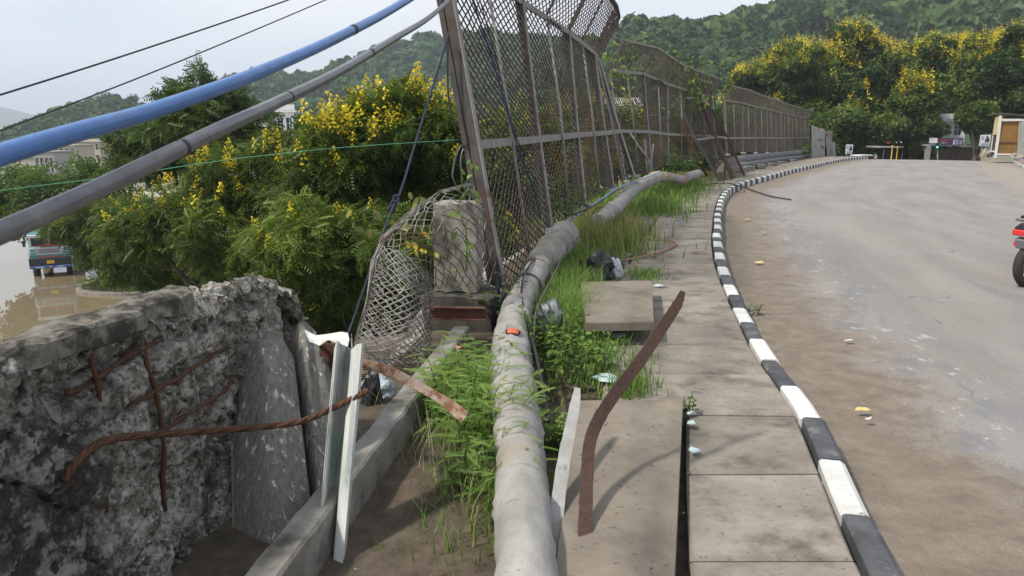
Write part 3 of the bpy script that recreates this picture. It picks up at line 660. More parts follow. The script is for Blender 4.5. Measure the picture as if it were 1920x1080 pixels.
# ------------------------------------------------------------------ broken parapet (foreground left)
W0 = Vector((-1.46, 1.96, 0)); WD = Vector((.198, .98, 0)).normalized(); WN = Vector((WD.y, -WD.x, 0))
def Wp(px, py, off=0.0):
    r = ray(px, py); o = Vector((0, 0, EYE)); t = (W0 - o).dot(WN) / r.dot(WN); return o + r * t + WN * off
def Wc(p): return ((p - W0).dot(WD), p.z)
m, n, l, b = nodes('lichened_broken_concrete'); m_par = m
co = pos(n)
a1 = noise_n(n, l, co, 3.0, 9, .68, None, .6); a2 = noise_n(n, l, co, 11, 10, .74, None, .3); a3 = noise_n(n, l, co, 1.25, 7, .7, None, .4); a4 = noise_n(n, l, co, 46, 6, .8)
def vor(scale, warp):
    wn2 = n.new('ShaderNodeTexNoise'); wn2.inputs['Scale'].default_value = scale * .8; wn2.inputs['Detail'].default_value = 5; l.new(co, wn2.inputs['Vector'])
    sc2 = n.new('ShaderNodeVectorMath'); sc2.operation = 'SCALE'; sc2.inputs['Scale'].default_value = warp; l.new(wn2.outputs['Color'], sc2.inputs[0])
    ad = n.new('ShaderNodeVectorMath'); ad.operation = 'ADD'; l.new(co, ad.inputs[0]); l.new(sc2.outputs[0], ad.inputs[1])
    v = n.new('ShaderNodeTexVoronoi'); v.inputs['Scale'].default_value = scale; l.new(ad.outputs[0], v.inputs['Vector']); sp_ = n.new('ShaderNodeSeparateColor'); l.new(v.outputs['Color'], sp_.inputs[0]); return sp_.outputs[0], v.outputs['Distance']
v1, d1 = vor(11, .16); v2, d2_ = vor(34, .05); v3, d3_ = vor(80, .015)
val = mth(n, l, 'ADD', mth(n, l, 'MULTIPLY', v1, .15), mth(n, l, 'ADD', mth(n, l, 'MULTIPLY', v2, .15), mth(n, l, 'MULTIPLY', a2, .78)))
c0 = ramp(n, [(.30, (.05, .043, .033)), (.39, (.155, .135, .104)), (.47, (.28, .252, .205)), (.56, (.42, .392, .335)), (.67, (.62, .60, .54))]); l.new(val, c0.inputs[0])
c = mix(n, l, mth(n, l, 'MULTIPLY', sstep(n, l, v3, .70, .78), .6), c0.outputs[0], (.05, .043, .034))
c = mix(n, l, mth(n, l, 'MULTIPLY', mth(n, l, 'GREATER_THAN', v3, .93), sstep(n, l, a1, .6, .45)), c, (.62, .61, .56))
c = mix(n, l, mth(n, l, 'MULTIPLY', sstep(n, l, a1, .56, .66), .8), c, (.040, .036, .030))
c = mix(n, l, mth(n, l, 'MULTIPLY', sstep(n, l, a3, .57, .70), .8), c, (.032, .029, .025))
wv_ = noise_n(n, l, co, 2.2, 6, .7); c = mix(n, l, mth(n, l, 'MULTIPLY', sstep(n, l, wv_, .57, .68), .55), c, (.15, .10, .062))
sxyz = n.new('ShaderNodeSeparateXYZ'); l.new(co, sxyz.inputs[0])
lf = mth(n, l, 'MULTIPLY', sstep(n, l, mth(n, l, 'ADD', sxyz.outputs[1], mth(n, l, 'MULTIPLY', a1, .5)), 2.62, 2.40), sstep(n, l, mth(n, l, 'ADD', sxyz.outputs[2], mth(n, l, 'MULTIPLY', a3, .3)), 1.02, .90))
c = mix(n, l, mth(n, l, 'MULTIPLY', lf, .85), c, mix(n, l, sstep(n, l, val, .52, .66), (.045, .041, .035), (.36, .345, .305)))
# rust run-off beside the bars and black growth on the surviving face at the left
l.new(c, b.inputs['Base Color']); b.inputs['Roughness'].default_value = .95; b.inputs['Specular IOR Level'].default_value = .2
bump(n, l, mth(n, l, 'ADD', val, mth(n, l, 'MULTIPLY', a4, .8)), 1.0, .03, b)
RB = [[(160, 618), (190, 697), (208, 803), (212, 960)], [(272, 588), (280, 610), (288, 655), (299, 725), (317, 796), (326, 960)],
      [(137, 739), (180, 722), (268, 662), (306, 640)], [(120, 850), (208, 792), (296, 736), (320, 725), (411, 672), (436, 650)],
      [(250, 850), (327, 803), (418, 743), (450, 715)], [(70, 668), (130, 632), (200, 605), (240, 595)]]
RBW = [[Wp(*p) for p in line] for line in RB]; RBC = [[Wc(p) for p in line] for line in RBW]
def rbd(a, z):
    best = 9
    for L in RBC:
        for (x0, y0), (x1, y1) in zip(L[:-1], L[1:]):
            dx, dy = x1 - x0, y1 - y0; t = max(0, min(1, ((a - x0) * dx + (z - y0) * dy) / (dx * dx + dy * dy + 1e-9)))
            best = min(best, math.hypot(a - x0 - t * dx, z - y0 - t * dy))
    return best
TA = [-1.6, 0, .45, .86, 1.2, 1.42, 1.55, 1.68, 1.80, 1.95, 2.04, 2.10]; TZ = [.95, .945, .935, .93, .95, .965, .90, .90, .76, .54, .33, .05]
def facet(p, sc_, amp, sd):
    """fractured facets: every cell is a tilted plane of its own"""
    q = (p + noise.noise_vector(p * sc_ * .8) * .12 / sc_ * 2) * sc_; ds, pts_ = noise.voronoi(q)
    c = pts_[0]; h = noise.cell(c * 7.3 + Vector((sd, 0, 0))); t = noise.cell_vector(c * 5.1 + Vector((0, sd, 0))) - Vector((.5, .5, .5))
    gap = max(0, 1 - (ds[1] - ds[0]) / .10) * .35
    return amp * ((h - .5) * .9 + (q - c).dot(t) * 1.1 - gap)
rows = []
na, nf, nt = 300, 130, 12
for i in range(na + 1):
    a = -1.6 + 3.70 * i / na; zt = float(np.interp(a, TA, TZ)); row = []
    thk = .15 if a < .9 else .15 + .16 * math.sin(min(1, (a - 1.0) / .9) * math.pi)
    path = [(0, -.75 + (zt + .75) * k / nf) for k in range(nf + 1)] + [(-thk * k / nt, zt) for k in range(1, nt + 1)] + [(-thk, zt - (zt + .75) * k / 8) for k in range(1, 9)]
    for q, (o, z) in enumerate(path):
        p = W0 + WD * a + WN * o; p.z = z
        f = noise.noise(p * 2.0) * .022 + facet(p, 3.0, .026, 1) + facet(p, 8, .011, 2) + facet(p, 24, .008, 3) + noise.noise(p * 30) * .004
        cr = abs(noise.noise(p * 3.1 + Vector((3, 8, 1)))); f -= max(0, .035 - cr) * 1.1
        if q <= nf and a > -1.0:
            r_ = rbd(a, z); f -= .045 * math.exp(-(r_ / .026) ** 2)
            if a < .62 and z < .80: f += .05 * (1 - math.exp(-((.80 - z) / .1))) * max(0, min(1, (.62 - a) / .06))    # surviving face on the left
        if a > 1.15 or z > .80: f *= 1.7
        if a > 1.60 and q <= nf: f -= .16 * min(1, (a - 1.60) / .12)
        e = Vector((WN.x * (1 if q <= nf + 3 else -1), WN.y, 0))
        row.append(p + (WN * f if q <= nf else Vector((0, 0, f * 1.1)) if q <= nf + nt else -WN * f))
    rows.append(row)
par = thing('broken_parapet', W0 + Vector((0, 0, -.7)), 'massive broken concrete parapet with exposed rusty reinforcement in the left foreground', 'parapet')
q = MB().sheet(rows, None, smooth=False)
q.f.append(list(range(len(rows[0])))); q.mi.append(0); q.sm.append(False)
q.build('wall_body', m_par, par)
rows = []
for i in range(120):
    a = -1.6 + 2.55 * i / 119; z0, z1 = .90, .992 + .014 * noise.noise(Vector((a * 6, 4, 2)))
    e0 = .010 + .05 * noise.noise(Vector((a * 5, 1, 2))) + .012 * noise.noise(Vector((a * 17, 1, 2))) - max(0, a - .75) * .35
    rr = []
    for (o, z) in ((-.135, z0), (e0 - .03, z0 + .004), (e0, z0 + .016), (e0 - .006, z1 - .012), (e0 - .022, z1), (-.05, z1 + .004), (-.09, z1 + .004), (-.14, z1), (-.15, z0)):
        p = W0 + WD * a + WN * o; p.z = z; p = wob(wob(p, 9, .016), 26, .008); rr.append(p)
    rr.append(rr[0]); rows.append(rr)
q = MB().sheet(rows, None, smooth=False); q.f.append(list(range(9))); q.mi.append(0); q.sm.append(False); q.f.append([119 * 10 + k for k in range(9)][::-1]); q.mi.append(0); q.sm.append(False)
q.build('coping', m_cop, par)
for k, L in enumerate(RB):
    pts = catmull([Wp(x, y, -.034 + .012 * math.sin(j * 2.1 + k)) for j, (x, y) in enumerate(L)], 6)
    pts = [wob(p, 11, .008) for p in pts]
    MB().tube(pts, [.0095 + .0025 * math.sin(i * 1.9) for i in range(len(pts))], 7).build('reinforcing_bar', m_rust, par)
# ------------------------------------------------------------------ thick sheets given by points
def thick_sheet(rows, th, nrm_flip=False, smooth=True):
    rows = [[Vector(p) for p in r_] for r_ in rows]; R_, C_ = len(rows), len(rows[0]); q = MB(); back = []
    for i in range(R_):
        br = []
        for j in range(C_):
            a = rows[min(i + 1, R_ - 1)][j] - rows[max(i - 1, 0)][j]; c_ = rows[i][min(j + 1, C_ - 1)] - rows[i][max(j - 1, 0)]
            nn = a.cross(c_); nn = nn.normalized() if nn.length > 1e-9 else Vector((0, 1, 0)); br.append(rows[i][j] + nn * (-th if nrm_flip else th))
        back.append(br)
    q.sheet(rows, None, smooth=smooth); q.sheet(back, None, smooth=smooth)
    o = R_ * C_
    bd = [(0, j) for j in range(C_)] + [(i, C_ - 1) for i in range(1, R_)] + [(R_ - 1, j) for j in range(C_ - 2, -1, -1)] + [(i, 0) for i in range(R_ - 2, 0, -1)]
    for k in range(len(bd)):
        (a, b_), (c_, d) = bd[k], bd[(k + 1) % len(bd)]; q.f.append([a * C_ + b_, c_ * C_ + d, o + c_ * C_ + d, o + a * C_ + b_]); q.mi.append(0); q.sm.append(False)
    return q
# bent guardrail beam: two folded lobes standing against the broken end
grt = thing('crushed_guardrail', P(520, 860, 3.1), 'crushed grey guardrail folded into two domed lobes with white streaks, against the parapet end', 'guardrail')
for (x0, x1, xb0, xb1, tops, d0, ph) in ((430, 545, 436, 590, [735, 664, 632, 621, 620, 628, 672], 3.30, 0), (538, 614, 584, 648, [668, 618, 603, 603, 618, 640, 690], 3.42, 1.3)):
    C_ = 30; rows = []
    for i in range(26):
        t = i / 25; row = []
        for j in range(C_):
            u = j / (C_ - 1); f = np.interp(u, np.linspace(0, 1, 7), tops); y = f + (1300 - f) * t
            k_ = (y - 620) / 390; x_t, x_b = x0 + u * (x1 - x0), xb0 + u * (xb1 - xb0)
            dep = d0 - .085 * (1 - abs(2 * u - 1) ** 3.5) * (1 if x1 < 600 else .7) + .018 * math.sin(u * 9 + ph) + .012 * noise.noise(Vector((u * 5, t * 4, 3 + ph))) - .42 * k_ + .05 * max(0, 1 - t * 9)
            row.append(P(x_t + (x_b - x_t) * k_, y, max(1.6, dep)))
        rows.append(row)
    thick_sheet(rows, .006, True).build('guardrail_lobe', m_galv, grt)
m_weep = None
# white bent channel
ch = thing('bent_channel', P(655, 860, 3.0), 'bent white painted steel channel standing between the parapet and the edge beam', 'steel channel')
rows = []
for i in range(16):
    t = i / 15; row = []
    for x, dd, yt in ((627, 3.00, 652), (631, 2.99, 640), (640, 3.09, 640), (650, 3.14, 646), (656, 3.12, 655), (660, 3.02, 655), (668, 3.0, 646), (678, 3.0, 644), (681, 3.04, 646), (683, 3.12, 648)):
        y = yt + (1300 - yt) * t; row.append(P(x - 20 * (y - 650) / 230, y, dd - .30 * (y - 650) / 330 + .006 * math.sin(t * 9 + x)))
    rows.append(row)
thick_sheet(rows, .006, True, False).build('web_plate', m_whitegreen, ch)
rows = [[P(572, 618, 3.35), P(592, 629, 3.28), P(615, 626, 3.2), P(640, 622, 3.15), P(652, 624, 3.15)],
        [P(576, 632, 3.2), P(597, 640, 3.12), P(616, 632, 3.07), P(634, 634, 3.05), P(655, 636, 3.08)],
        [P(580, 640, 3.18), P(599, 648, 3.10), P(615, 637, 3.05), P(629, 641, 3.02), P(652, 650, 3.06)]]
thick_sheet(rows, .007, True).build('curled_flange', m_white, ch)
MB().beam(P(600, 655, 3.35), P(640, 660, 3.32), .012, .07, (0, 0, 1)).beam(P(596, 682, 3.4), P(638, 690, 3.36), .012, .09, (0, 0, 1)).build('inner_plate', m_rust, ch)
# ------------------------------------------------------------------ ribbons and rods
def ribbon(pts, th=.006, sub=6, twist=None):
    """pts: (px,py,d,width_m) centre line; the flat side faces the camera"""
    C0 = catmull([P(x, y, d) for x, y, d, w_ in pts], sub); ws = np.interp(np.linspace(0, 1, len(C0)), np.linspace(0, 1, len(pts)), [w_ for *_, w_ in pts]); rows = []
    for i, p in enumerate(C0):
        t = (C0[min(i + 1, len(C0) - 1)] - C0[max(i - 1, 0)]).normalized(); v = (p - Vector((0, 0, EYE))).normalized(); s = t.cross(v).normalized()
        if twist: s = (Matrix.Rotation(twist(i / (len(C0) - 1)), 3, t) @ s)
        ws[i] *= 1 + .10 * noise.noise(Vector((i * .9, p.x * 9, p.z * 9)))
        rows.append([p + s * ws[i] / 2, p + s * ws[i] * .17, p - s * ws[i] * .17, p - s * ws[i] / 2])
    return thick_sheet(rows, th, False, False)
tag(ribbon([(678, 680, 3.25, .040), (710, 690, 3.22, .050), (740, 700, 3.2, .036), (772, 717, 3.2, .046), (805, 735, 3.2, .048), (840, 757, 3.18, .052), (872, 783, 3.12, .058)], .006, 7, lambda t: .5 * math.sin(t * 7)).build('flat_bar', m_rustpaint),
    'rust-flecked pale flat bar lying across the concrete edge beam', 'steel bar')
tag(ribbon([(1281, 546, 3.45, .026), (1270, 572, 3.42, .050), (1240, 618, 3.35, .056), (1200, 678, 3.22, .058), (1155, 737, 3.1, .058), (1125, 783, 3.0, .056), (1108, 825, 2.9, .055), (1102, 880, 2.8, .055), (1098, 1000, 2.55, .055), (1095, 1200, 2.2, .055)], .009, 7, lambda t: -.35).build('bent_flat_bar', m_rustbar),
    'long dark brown flat bar curving up over the footpath slabs', 'steel bar')
tag(ribbon([(1083, 727, 3.35, .028), (1078, 760, 3.25, .050), (1067, 815, 3.08, .055), (1056, 872, 2.92, .058), (1042, 980, 2.65, .058), (1025, 1200, 2.2, .058)], .006).build('flat_strip', m_strip),
    'straight pale grey metal strip standing beside the near duct', 'steel bar')
cl = catmull([Wp(95, 900, .05), Wp(130, 845, .06), Wp(190, 819, .06), Wp(300, 809, .07), P(460, 803, 2.72), P(560, 791, 2.85), P(620, 767, 2.9), P(660, 748, 2.92), P(690, 732, 2.95)], 14)
q = MB()
for ph in (0, 2.1, 4.2):
    pts = []
    for i, p in enumerate(cl):
        t = (cl[min(i + 1, len(cl) - 1)] - cl[max(i - 1, 0)]).normalized(); x = t.cross(Vector((0, 0, 1))).normalized(); y = x.cross(t); an = i * .42 + ph
        pts.append(p + (x * math.cos(an) + y * math.sin(an)) * .0065)
    q.tube(pts, .0085, 6)
tag(q.build('twisted_rod', m_rust), 'twisted rusty cable rod bowed across the parapet face to the white channel', 'rod')
# ------------------------------------------------------------------ edge beam, pedestal, pillar
a = G(689, 830, .10); b_ = G(865, 612, .10); a2 = a + (a - b_).normalized() * 1.6; q = MB(); rows = []
ww = .065
d = (b_ - a2); L = d.length; d.normalize(); s = Vector((d.y, -d.x, 0))
for i in range(40):
    p = a2 + d * L * i / 39; rows.append([wob(p + s * o + Vector((0, 0, z)), 8, .010) for o, z in ((-ww, -.55), (-ww, -.012), (-ww + .012, 0), (ww - .012, 0), (ww, -.012), (ww, -.55))])
q.sheet(rows, None, smooth=False); q.f.append(list(range(6))); q.mi.append(0); q.sm.append(False); q.f.append([39 * 6 + k for k in range(6)][::-1]); q.mi.append(0); q.sm.append(False)
tag(q.build('edge_beam', m_conc), 'narrow concrete edge beam running from the foreground to the dark pedestal', 'beam')
def rough_block(name, c, sz, rot, mat, label, cat, amp=.02, parent=None, nseg=10):
    c = Vector(c); m3 = Matrix.Rotation(rot, 3, 'Z'); q = MB()
    for ax in range(3):
        for sg in (-1, 1):
            rows = []
            for i in range(nseg + 1):
                r_ = []
                for j in range(nseg + 1):
                    v = [0, 0, 0]; v[ax] = sg * .5; v[(ax + 1) % 3] = (i / nseg - .5); v[(ax + 2) % 3] = (j / nseg - .5) * sg
                    p = c + m3 @ Vector((v[0] * sz[0], v[1] * sz[1], v[2] * sz[2])); r_.append(p + noise.noise_vector(p * 5) * amp + noise.noise_vector(p * 14) * amp * .5)
                rows.append(r_)
            q.sheet(rows, None, smooth=True)
    o = q.build(name, mat, parent)
    return tag(o, label, cat) if label else o
ped = rough_block('pedestal', P(866, 600, 6.35) + Vector((0, .1, -.12)), (.62, .5, .72), -.12, MAT('dark_stained_concrete', (.04, .036, .03), (.10, .09, .075), 6, .92, .5, .015, c3=(.16, .15, .125), s3=4, t3=(.58, .72)), 'dark stained concrete pedestal under the torn netting, at the end of the edge beam', 'pedestal', .02)
rough_block('concrete_pillar', P(858, 468, 6.45) + Vector((0, .12, .02)), (.40, .34, .80), -.12, m_conc, 'short grey concrete pillar standing behind the torn chain-link netting', 'pillar', .025)
cc = P(855, 586, 5.85); q = MB()
for dz, hh, oy in ((0, .10, 0), (.05, .008, -.03), (-.05, .008, -.03)): q.box(cc + Vector((0, oy, dz)), (.50, .012 if hh > .05 else .06, hh), Matrix.Rotation(-.06, 3, 'Z'))
tag(q.build('red_channel', MAT('red_oxide_steel', (.085, .035, .025), (.14, .06, .04), 8, .8, .2)), 'dull red steel channel laid across the front of the dark pedestal', 'steel channel')
MB().box(P(925, 547, 6.75), (.20, .03, .10), Matrix.Rotation(.35, 3, 'Y')).build('bracket_plate', m_white, f1)
# ------------------------------------------------------------------ torn chain-link netting
def bicubic(ctrl, n=24):
    g = [catmull([P(*p) for p in r_], n) for r_ in ctrl]; cols = [catmull([g[i][j] for i in range(len(g))], n) for j in range(len(g[0]))]
    A = np.array([[list(p) for p in c_] for c_ in cols])             # u, v, 3
    def S(u, v):
        U_, V_ = np.clip(u, 0, 1) * (A.shape[0] - 1), np.clip(v, 0, 1) * (A.shape[1] - 1); i, j = np.minimum(U_.astype(int), A.shape[0] - 2), np.minimum(V_.astype(int), A.shape[1] - 2)
        fu, fv = (U_ - i)[:, None], (V_ - j)[:, None]
        return A[i, j] * (1 - fu) * (1 - fv) + A[i + 1, j] * fu * (1 - fv) + A[i, j + 1] * (1 - fu) * fv + A[i + 1, j + 1] * fu * fv
    return S
m_link2 = MAT('rusty_chain_link', (.12, .11, .10), (.30, .285, .26), 9, .6, 0, c3=(.10, .055, .035), s3=6, t3=(.48, .62), metallic=.2)
tm = thing('torn_netting', P(740, 690, 5.2), 'torn chain-link netting curled into a hanging hood left of the fence', 'netting')
H = [[(715, 448, 5.7), (765, 402, 5.8), (825, 360, 6.1), (888, 342, 6.6)], [(735, 470, 5.35), (782, 428, 5.3), (848, 392, 5.6), (912, 395, 6.5)],
     [(768, 505, 5.35), (815, 470, 5.3), (872, 450, 5.55), (926, 465, 6.55)], [(795, 550, 5.6), (838, 540, 5.6), (885, 545, 5.85), (940, 552, 6.7)]]
V, F = wire_net(bicubic(H), 21, 17, .0050, .24, .08); np_mesh('net_hood', V, F, m_link2, tm)
Rr = [[(708, 458, 5.6), (742, 468, 5.35), (786, 490, 5.35), (812, 520, 5.7)], [(696, 520, 5.45), (740, 528, 5.05), (786, 540, 5.1), (810, 562, 5.5)],
      [(686, 580, 5.3), (734, 590, 4.95), (782, 598, 5.0), (806, 612, 5.4)], [(672, 634, 5.2), (722, 648, 4.85), (774, 655, 4.9), (804, 650, 5.3)], [(690, 668, 5.3), (742, 700, 5.1), (788, 694, 5.15), (800, 668, 5.4)]]
V, F = wire_net(bicubic(Rr), 17, 39, .0046, .2, .03); np_mesh('net_roll', V, F, m_link, tm)
R2 = [[(x + 4, y + 8, d + .28) for x, y, d in r_] for r_ in Rr]
V, F = wire_net(bicubic(R2), 16, 34, .0046, .25, .06); np_mesh('net_roll', V, F, m_link, tm)
q = MB()
for k in range(9):
    o = random.uniform(-5, 5); q.tube([wob(P(x + o + random.uniform(-3, 3), y, d + random.uniform(-.06, .06)), 3, .02, k) for x, y, d in ((884, 345, 6.6), (825, 360, 6.1), (770, 402, 5.8), (722, 445, 5.6), (702, 490, 5.5), (692, 560, 5.35), (672, 635, 5.2))], .0045, 5)
q.build('edge_strand', m_link2, tm)
q = MB()
for k in range(10):
    x, y = random.uniform(930, 975), random.uniform(520, 600); pts = [P(x + random.uniform(-26, 26), y + random.uniform(-26, 22), 6.5 + random.uniform(-.15, .1)) for _ in range(5)]; q.tube(catmull(pts, 5), .0045, 5)
q.build('loose_wire_tangle', m_steel_d, tm)
# tangle of steel wire and rubbish in the gap
q = MB(); 
for k in range(420):
    x = random.uniform(585, 800); y = random.uniform(680, 930) - max(0, (x - 700) * .35); p = G(x, y, -.22); 
    a_ = random.uniform(0, 6.28); Lq = random.uniform(.08, .22); dv = Vector((math.cos(a_), math.sin(a_) * .6, random.uniform(-.25, .35))) * Lq
    if p.x > -.72 + (p.y - 3.2) * .16: continue
    q.tube(catmull([p - dv, p + Vector((0, 0, random.uniform(0, .05))), p + dv], 3), .005, 4)
tag(q.build('wire_tangle', m_rust), 'tangle of rusty wire filling the gap behind the white channel', 'scrap wire')
mb = MB(); rows = [[wob(Vector((x, y, -.36 - .12 * abs(x + .8))), 3, .06) for x in np.linspace(-1.6, .15, 14)] for y in np.linspace(1.2, 7.2, 40)]
mb.sheet(rows, None); tag(mb.build('deck_edge_soil', m_soil), 'soil and rubbish along the broken deck edge', kind='structure')
# ------------------------------------------------------------------ cables and wires
def cable(name, pts, r, mat, label, group=None, cat='cable', n=10, sub=10, ground=None):
    Q = catmull([(P(*p) if ground is None else G(p[0], p[1], p[2] if len(p) > 2 else ground)) for p in pts], sub)
    return tag(MB().tube(Q, r, n).build(name, mat), label, cat, group)
OV = 'cables strung above the left side'
BLU = [(-150, 345, .86), (0, 291, 1.0), (150, 246, 1.16), (300, 203, 1.4), (480, 138, 1.78), (640, 67, 2.35), (765, -1, 3.1), (900, -90, 4.6), (985, -150, 7.2)]
cb = cable('overhead_cable', BLU, .0152, m_cblue, 'thick bright blue cable crossing the sky at upper left', OV, sub=12, n=16)
GRY = [(-150, 492, .80), (0, 436, .92), (200, 346, 1.15), (400, 248, 1.5), (520, 192, 1.9), (640, 132, 2.5), (740, 72, 3.4), (800, 36, 4.4), (838, 4, 5.6), (856, -20, 6.6)]
cg = cable('overhead_cable', GRY, .0150, m_cgrey, 'thick grey cable running from lower left up to the fence post', OV, sub=12, n=16)
cable('overhead_cable', [(-200, 238, 2.6), (0, 178, 3.0), (270, 92, 3.8), (540, 0, 4.8), (800, -95, 6.2), (985, -160, 7.6)], .0045, m_wire, 'upper of two thin black wires above the blue cable', OV, n=6)
cable('overhead_cable', [(-200, 322, 2.6), (0, 245, 3.0), (300, 130, 3.9), (610, 0, 5.2), (800, -85, 6.5), (985, -165, 7.8)], .0038, m_wire, 'lower of two thin black wires above the blue cable', OV, n=6)
def tape(cab, pts, t, r, w_=.02):
    Q = catmull([P(*p) for p in pts], 12); k = int(t * (len(Q) - 2)); a, b_ = Q[k], Q[k + 1]; d = (b_ - a).normalized()
    MB().tube([a - d * w_ / 2, a, a + d * w_ / 2], r, 16).build('tape_band', m_wire, cab)
tape(cg, GRY, .47, .0160, .008); tape(cg, GRY, .30, .0160, .012); tape(cg, GRY, .62, .0160, .03); tape(cb, BLU, .66, .0162, .03)
cable('green_string', [(-150, 375, 5.6), (0, 357, 6.0), (220, 330, 6.4), (440, 298, 6.8), (650, 276, 7.2), (862, 262, 7.6)], .0035, m_green, 'thin green string stretched across the flowering trees', cat='string', n=5)
cable('knotted_rope', [(842, 62, 6.8), (804, 187, 6.6), (780, 265, 6.4), (752, 357, 6.1), (739, 384, 6.0), (719, 436, 5.8), (690, 520, 5.6), (664, 596, 5.5), (652, 628, 5.4)], .010, m_rope, 'dark blue rope with a knot hanging from the fence post to the netting', cat='rope')
kn = MB(); 
for k in range(3): 
    c0 = P(743 + k * -4, 372 + k * 10, 6.02); kn.tube([c0 + Vector((math.cos(a) * .022, -.01 * k, math.sin(a) * .026)) for a in np.linspace(0, 6.28, 12)], .012, 6)
kr_ = [o for o in bpy.data.objects if o.name == 'knotted_rope'][0]; kn.build('knot', m_rope, kr_)
cable('hanging_cable', [(840, 66, 6.9), (839, 120, 6.9), (841, 183, 6.9), (850, 228, 6.9), (861, 261, 6.95), (878, 292, 7.1)], .009, m_wire, 'black cable hanging straight down left of the fence post', 'loose cables on the fence')
cable('coiled_cable', [(872, 268, 7.0), (860, 280, 6.95), (852, 306, 6.95), (849, 330, 6.95), (858, 350, 7.0), (876, 340, 7.05), (880, 300, 7.05), (872, 276, 7.05), (864, 300, 7.0), (868, 335, 7.0), (884, 350, 7.1)], .008, m_cgrey, 'coil of grey cable behind the leaning fence post', 'loose cables on the fence')
cable('blue_rope', [(882, -12, 7.4), (913, 80, 7.55), (931, 137, 7.7), (948, 198, 7.8), (968, 267, 7.9), (989, 324, 8.1), (1007, 376, 8.4), (1014, 412, 8.7)], .009, MAT('navy_rope', (.02, .035, .10), (.04, .06, .16), 60, .8, .3), 'navy blue rope slanting down across the near mesh fence', 'loose cables on the fence')
cable('hanging_cable', [(900, 0, 7.6), (930, 110, 7.8), (962, 240, 8.0), (985, 290, 8.3), (1000, 306, 8.6), (1025, 312, 8.9)], .006, m_wire, 'thin black cable hanging beside the navy rope on the mesh fence', 'loose cables on the fence')
cable('pale_blue_cable', [(1026, 432, 9.0), (1055, 419, 9.5), (1090, 399, 10.6), (1130, 372, 12.2), (1160, 352, 13.6), (1200, 337, 15.5), (1240, 322, 18)], .016, m_bluec, 'pale blue cable stretched along the foot of the mesh fence', 'loose cables at the fence foot')
cable('thin_black_wire', [(1060, 405, 9.8), (1100, 392, 10.8), (1140, 368, 12.6), (1175, 345, 14.6), (1215, 333, 17.0)], .012, m_wire, 'black wire running beside the pale blue cable', 'loose cables at the fence foot')
cable('black_loop_cable', [(1166, 330, .7), (1169, 380, .3), (1173, 431, .06), (1196, 456, .03), (1197, 472, .03), (1159, 489, .03), (1120, 491, .03)], .012, m_wire, 'black cable dropping from the fence and looping on the footpath', 'cables lying on the footpath', ground=.03)
cable('red_loop_cable', [(1160, 330, .6), (1170, 395, .3), (1178, 440, .05), (1215, 449, .03), (1252, 450, .03), (1268, 457, .03), (1245, 470, .03), (1200, 482, .03), (1160, 489, .03), (1122, 491, .03)], .012, m_redc, 'faded red cable looped on the footpath by the black bag', 'cables lying on the footpath', ground=.03)
cable('dark_path_cable', [(1270, 347), (1258, 358), (1246, 366), (1222, 374), (1200, 368), (1190, 362)], .022, m_wire, 'black cable curling round the grass at the footpath edge', 'cables lying on the footpath', ground=.03)
cable('road_cable', [(1240, 352, .03), (1285, 348, .03), (1330, 345, .03), (1362, 343, .04), (1385, 348, .04), (1398, 352, -.14), (1420, 360, -.16), (1450, 369, -.16), (1483, 374, -.16)], .02, m_wire, 'black cable crossing the kerb and trailing on to the road', 'cables lying on the footpath', ground=.03)
cable('duct_cable', [(1012, 470, 7.6), (986, 510, 6.6), (978, 545, 6.1), (982, 580, 5.55), (993, 620, 5.1), (1004, 660, 4.6), (1016, 720, 4.1), (1028, 790, 3.7)], .010, m_dark, 'black cable lying along the right side of the near duct', 'cables on the near duct')
cable('thin_grey_wire', [(1062, 452, 8.7), (1050, 490, 7.6), (1030, 530, 6.6), (1006, 580, 5.6), (1000, 640, 4.9)], .006, m_cgrey, 'thin pale wire stretched beside the torn sleeve of the near duct', 'cables on the near duct')
cable('sky_wire', [(1139, 30, 14.3), (1160, 52, 19), (1183, 74, 26), (1230, 108, 45)], .011, m_wire, 'thin black wire leaving the fence top towards the wooded hill', cat='cable', n=5)
for k, (pts) in enumerate(([(1176, 366, 13.9), (1166, 376, 13.2), (1160, 390, 12.6)], [(1186, 350, 15.2), (1200, 352, 15.3), (1212, 346, 16.4)], [(1172, 372, 13.4), (1184, 374, 13.5), (1190, 366, 14.2)])):
    pass
# ------------------------------------------------------------------ rubbish
def crumple(name, c, sz, mat, label, cat, seed=0, group=None, sub=3):
    bm = bmesh.new(); bmesh.ops.create_icosphere(bm, subdivisions=sub, radius=1.0)
    q = MB(); vs_ = []
    for v in bm.verts:
        p = v.co.copy(); f = 1 + .5 * noise.noise(p * 1.7 + Vector((seed, 0, 0))) + .28 * noise.noise(p * 4 + Vector((0, seed, 0)))
        p = p * f; p.z = max(p.z, -.45); vs_.append(Vector(c) + Vector((p.x * sz[0], p.y * sz[1], (p.z + .45) * sz[2])))
    q.add(vs_, [[v.index for v in f.verts] for f in bm.faces]); bm.free()
    return tag(q.build(name, mat), label, cat, group)
crumple('plastic_bag', G(1118, 522, 0), (.21, .15, .20), m_dark, 'crumpled black plastic bag behind the tilted slab', 'bag', 3)
crumple('plastic_bag', G(1152, 520, .0), (.085, .06, .15), flat('pale_grey_plastic', (.42, .44, .47), .4), 'small pale grey plastic bag against the black one', 'bag', 5)
crumple('plastic_sack', G(1030, 622, .0), (.15, .13, .17), m_sack, 'grey sack lying in the grass right of the near duct', 'sack', 8)
crumple('water_bottle_scrap', G(1083, 545, 0), (.03, .03, .09), flat('blue_plastic', (.10, .28, .5), .35), 'small blue plastic scrap in the grass left of the tilted slab', 'litter', 2)
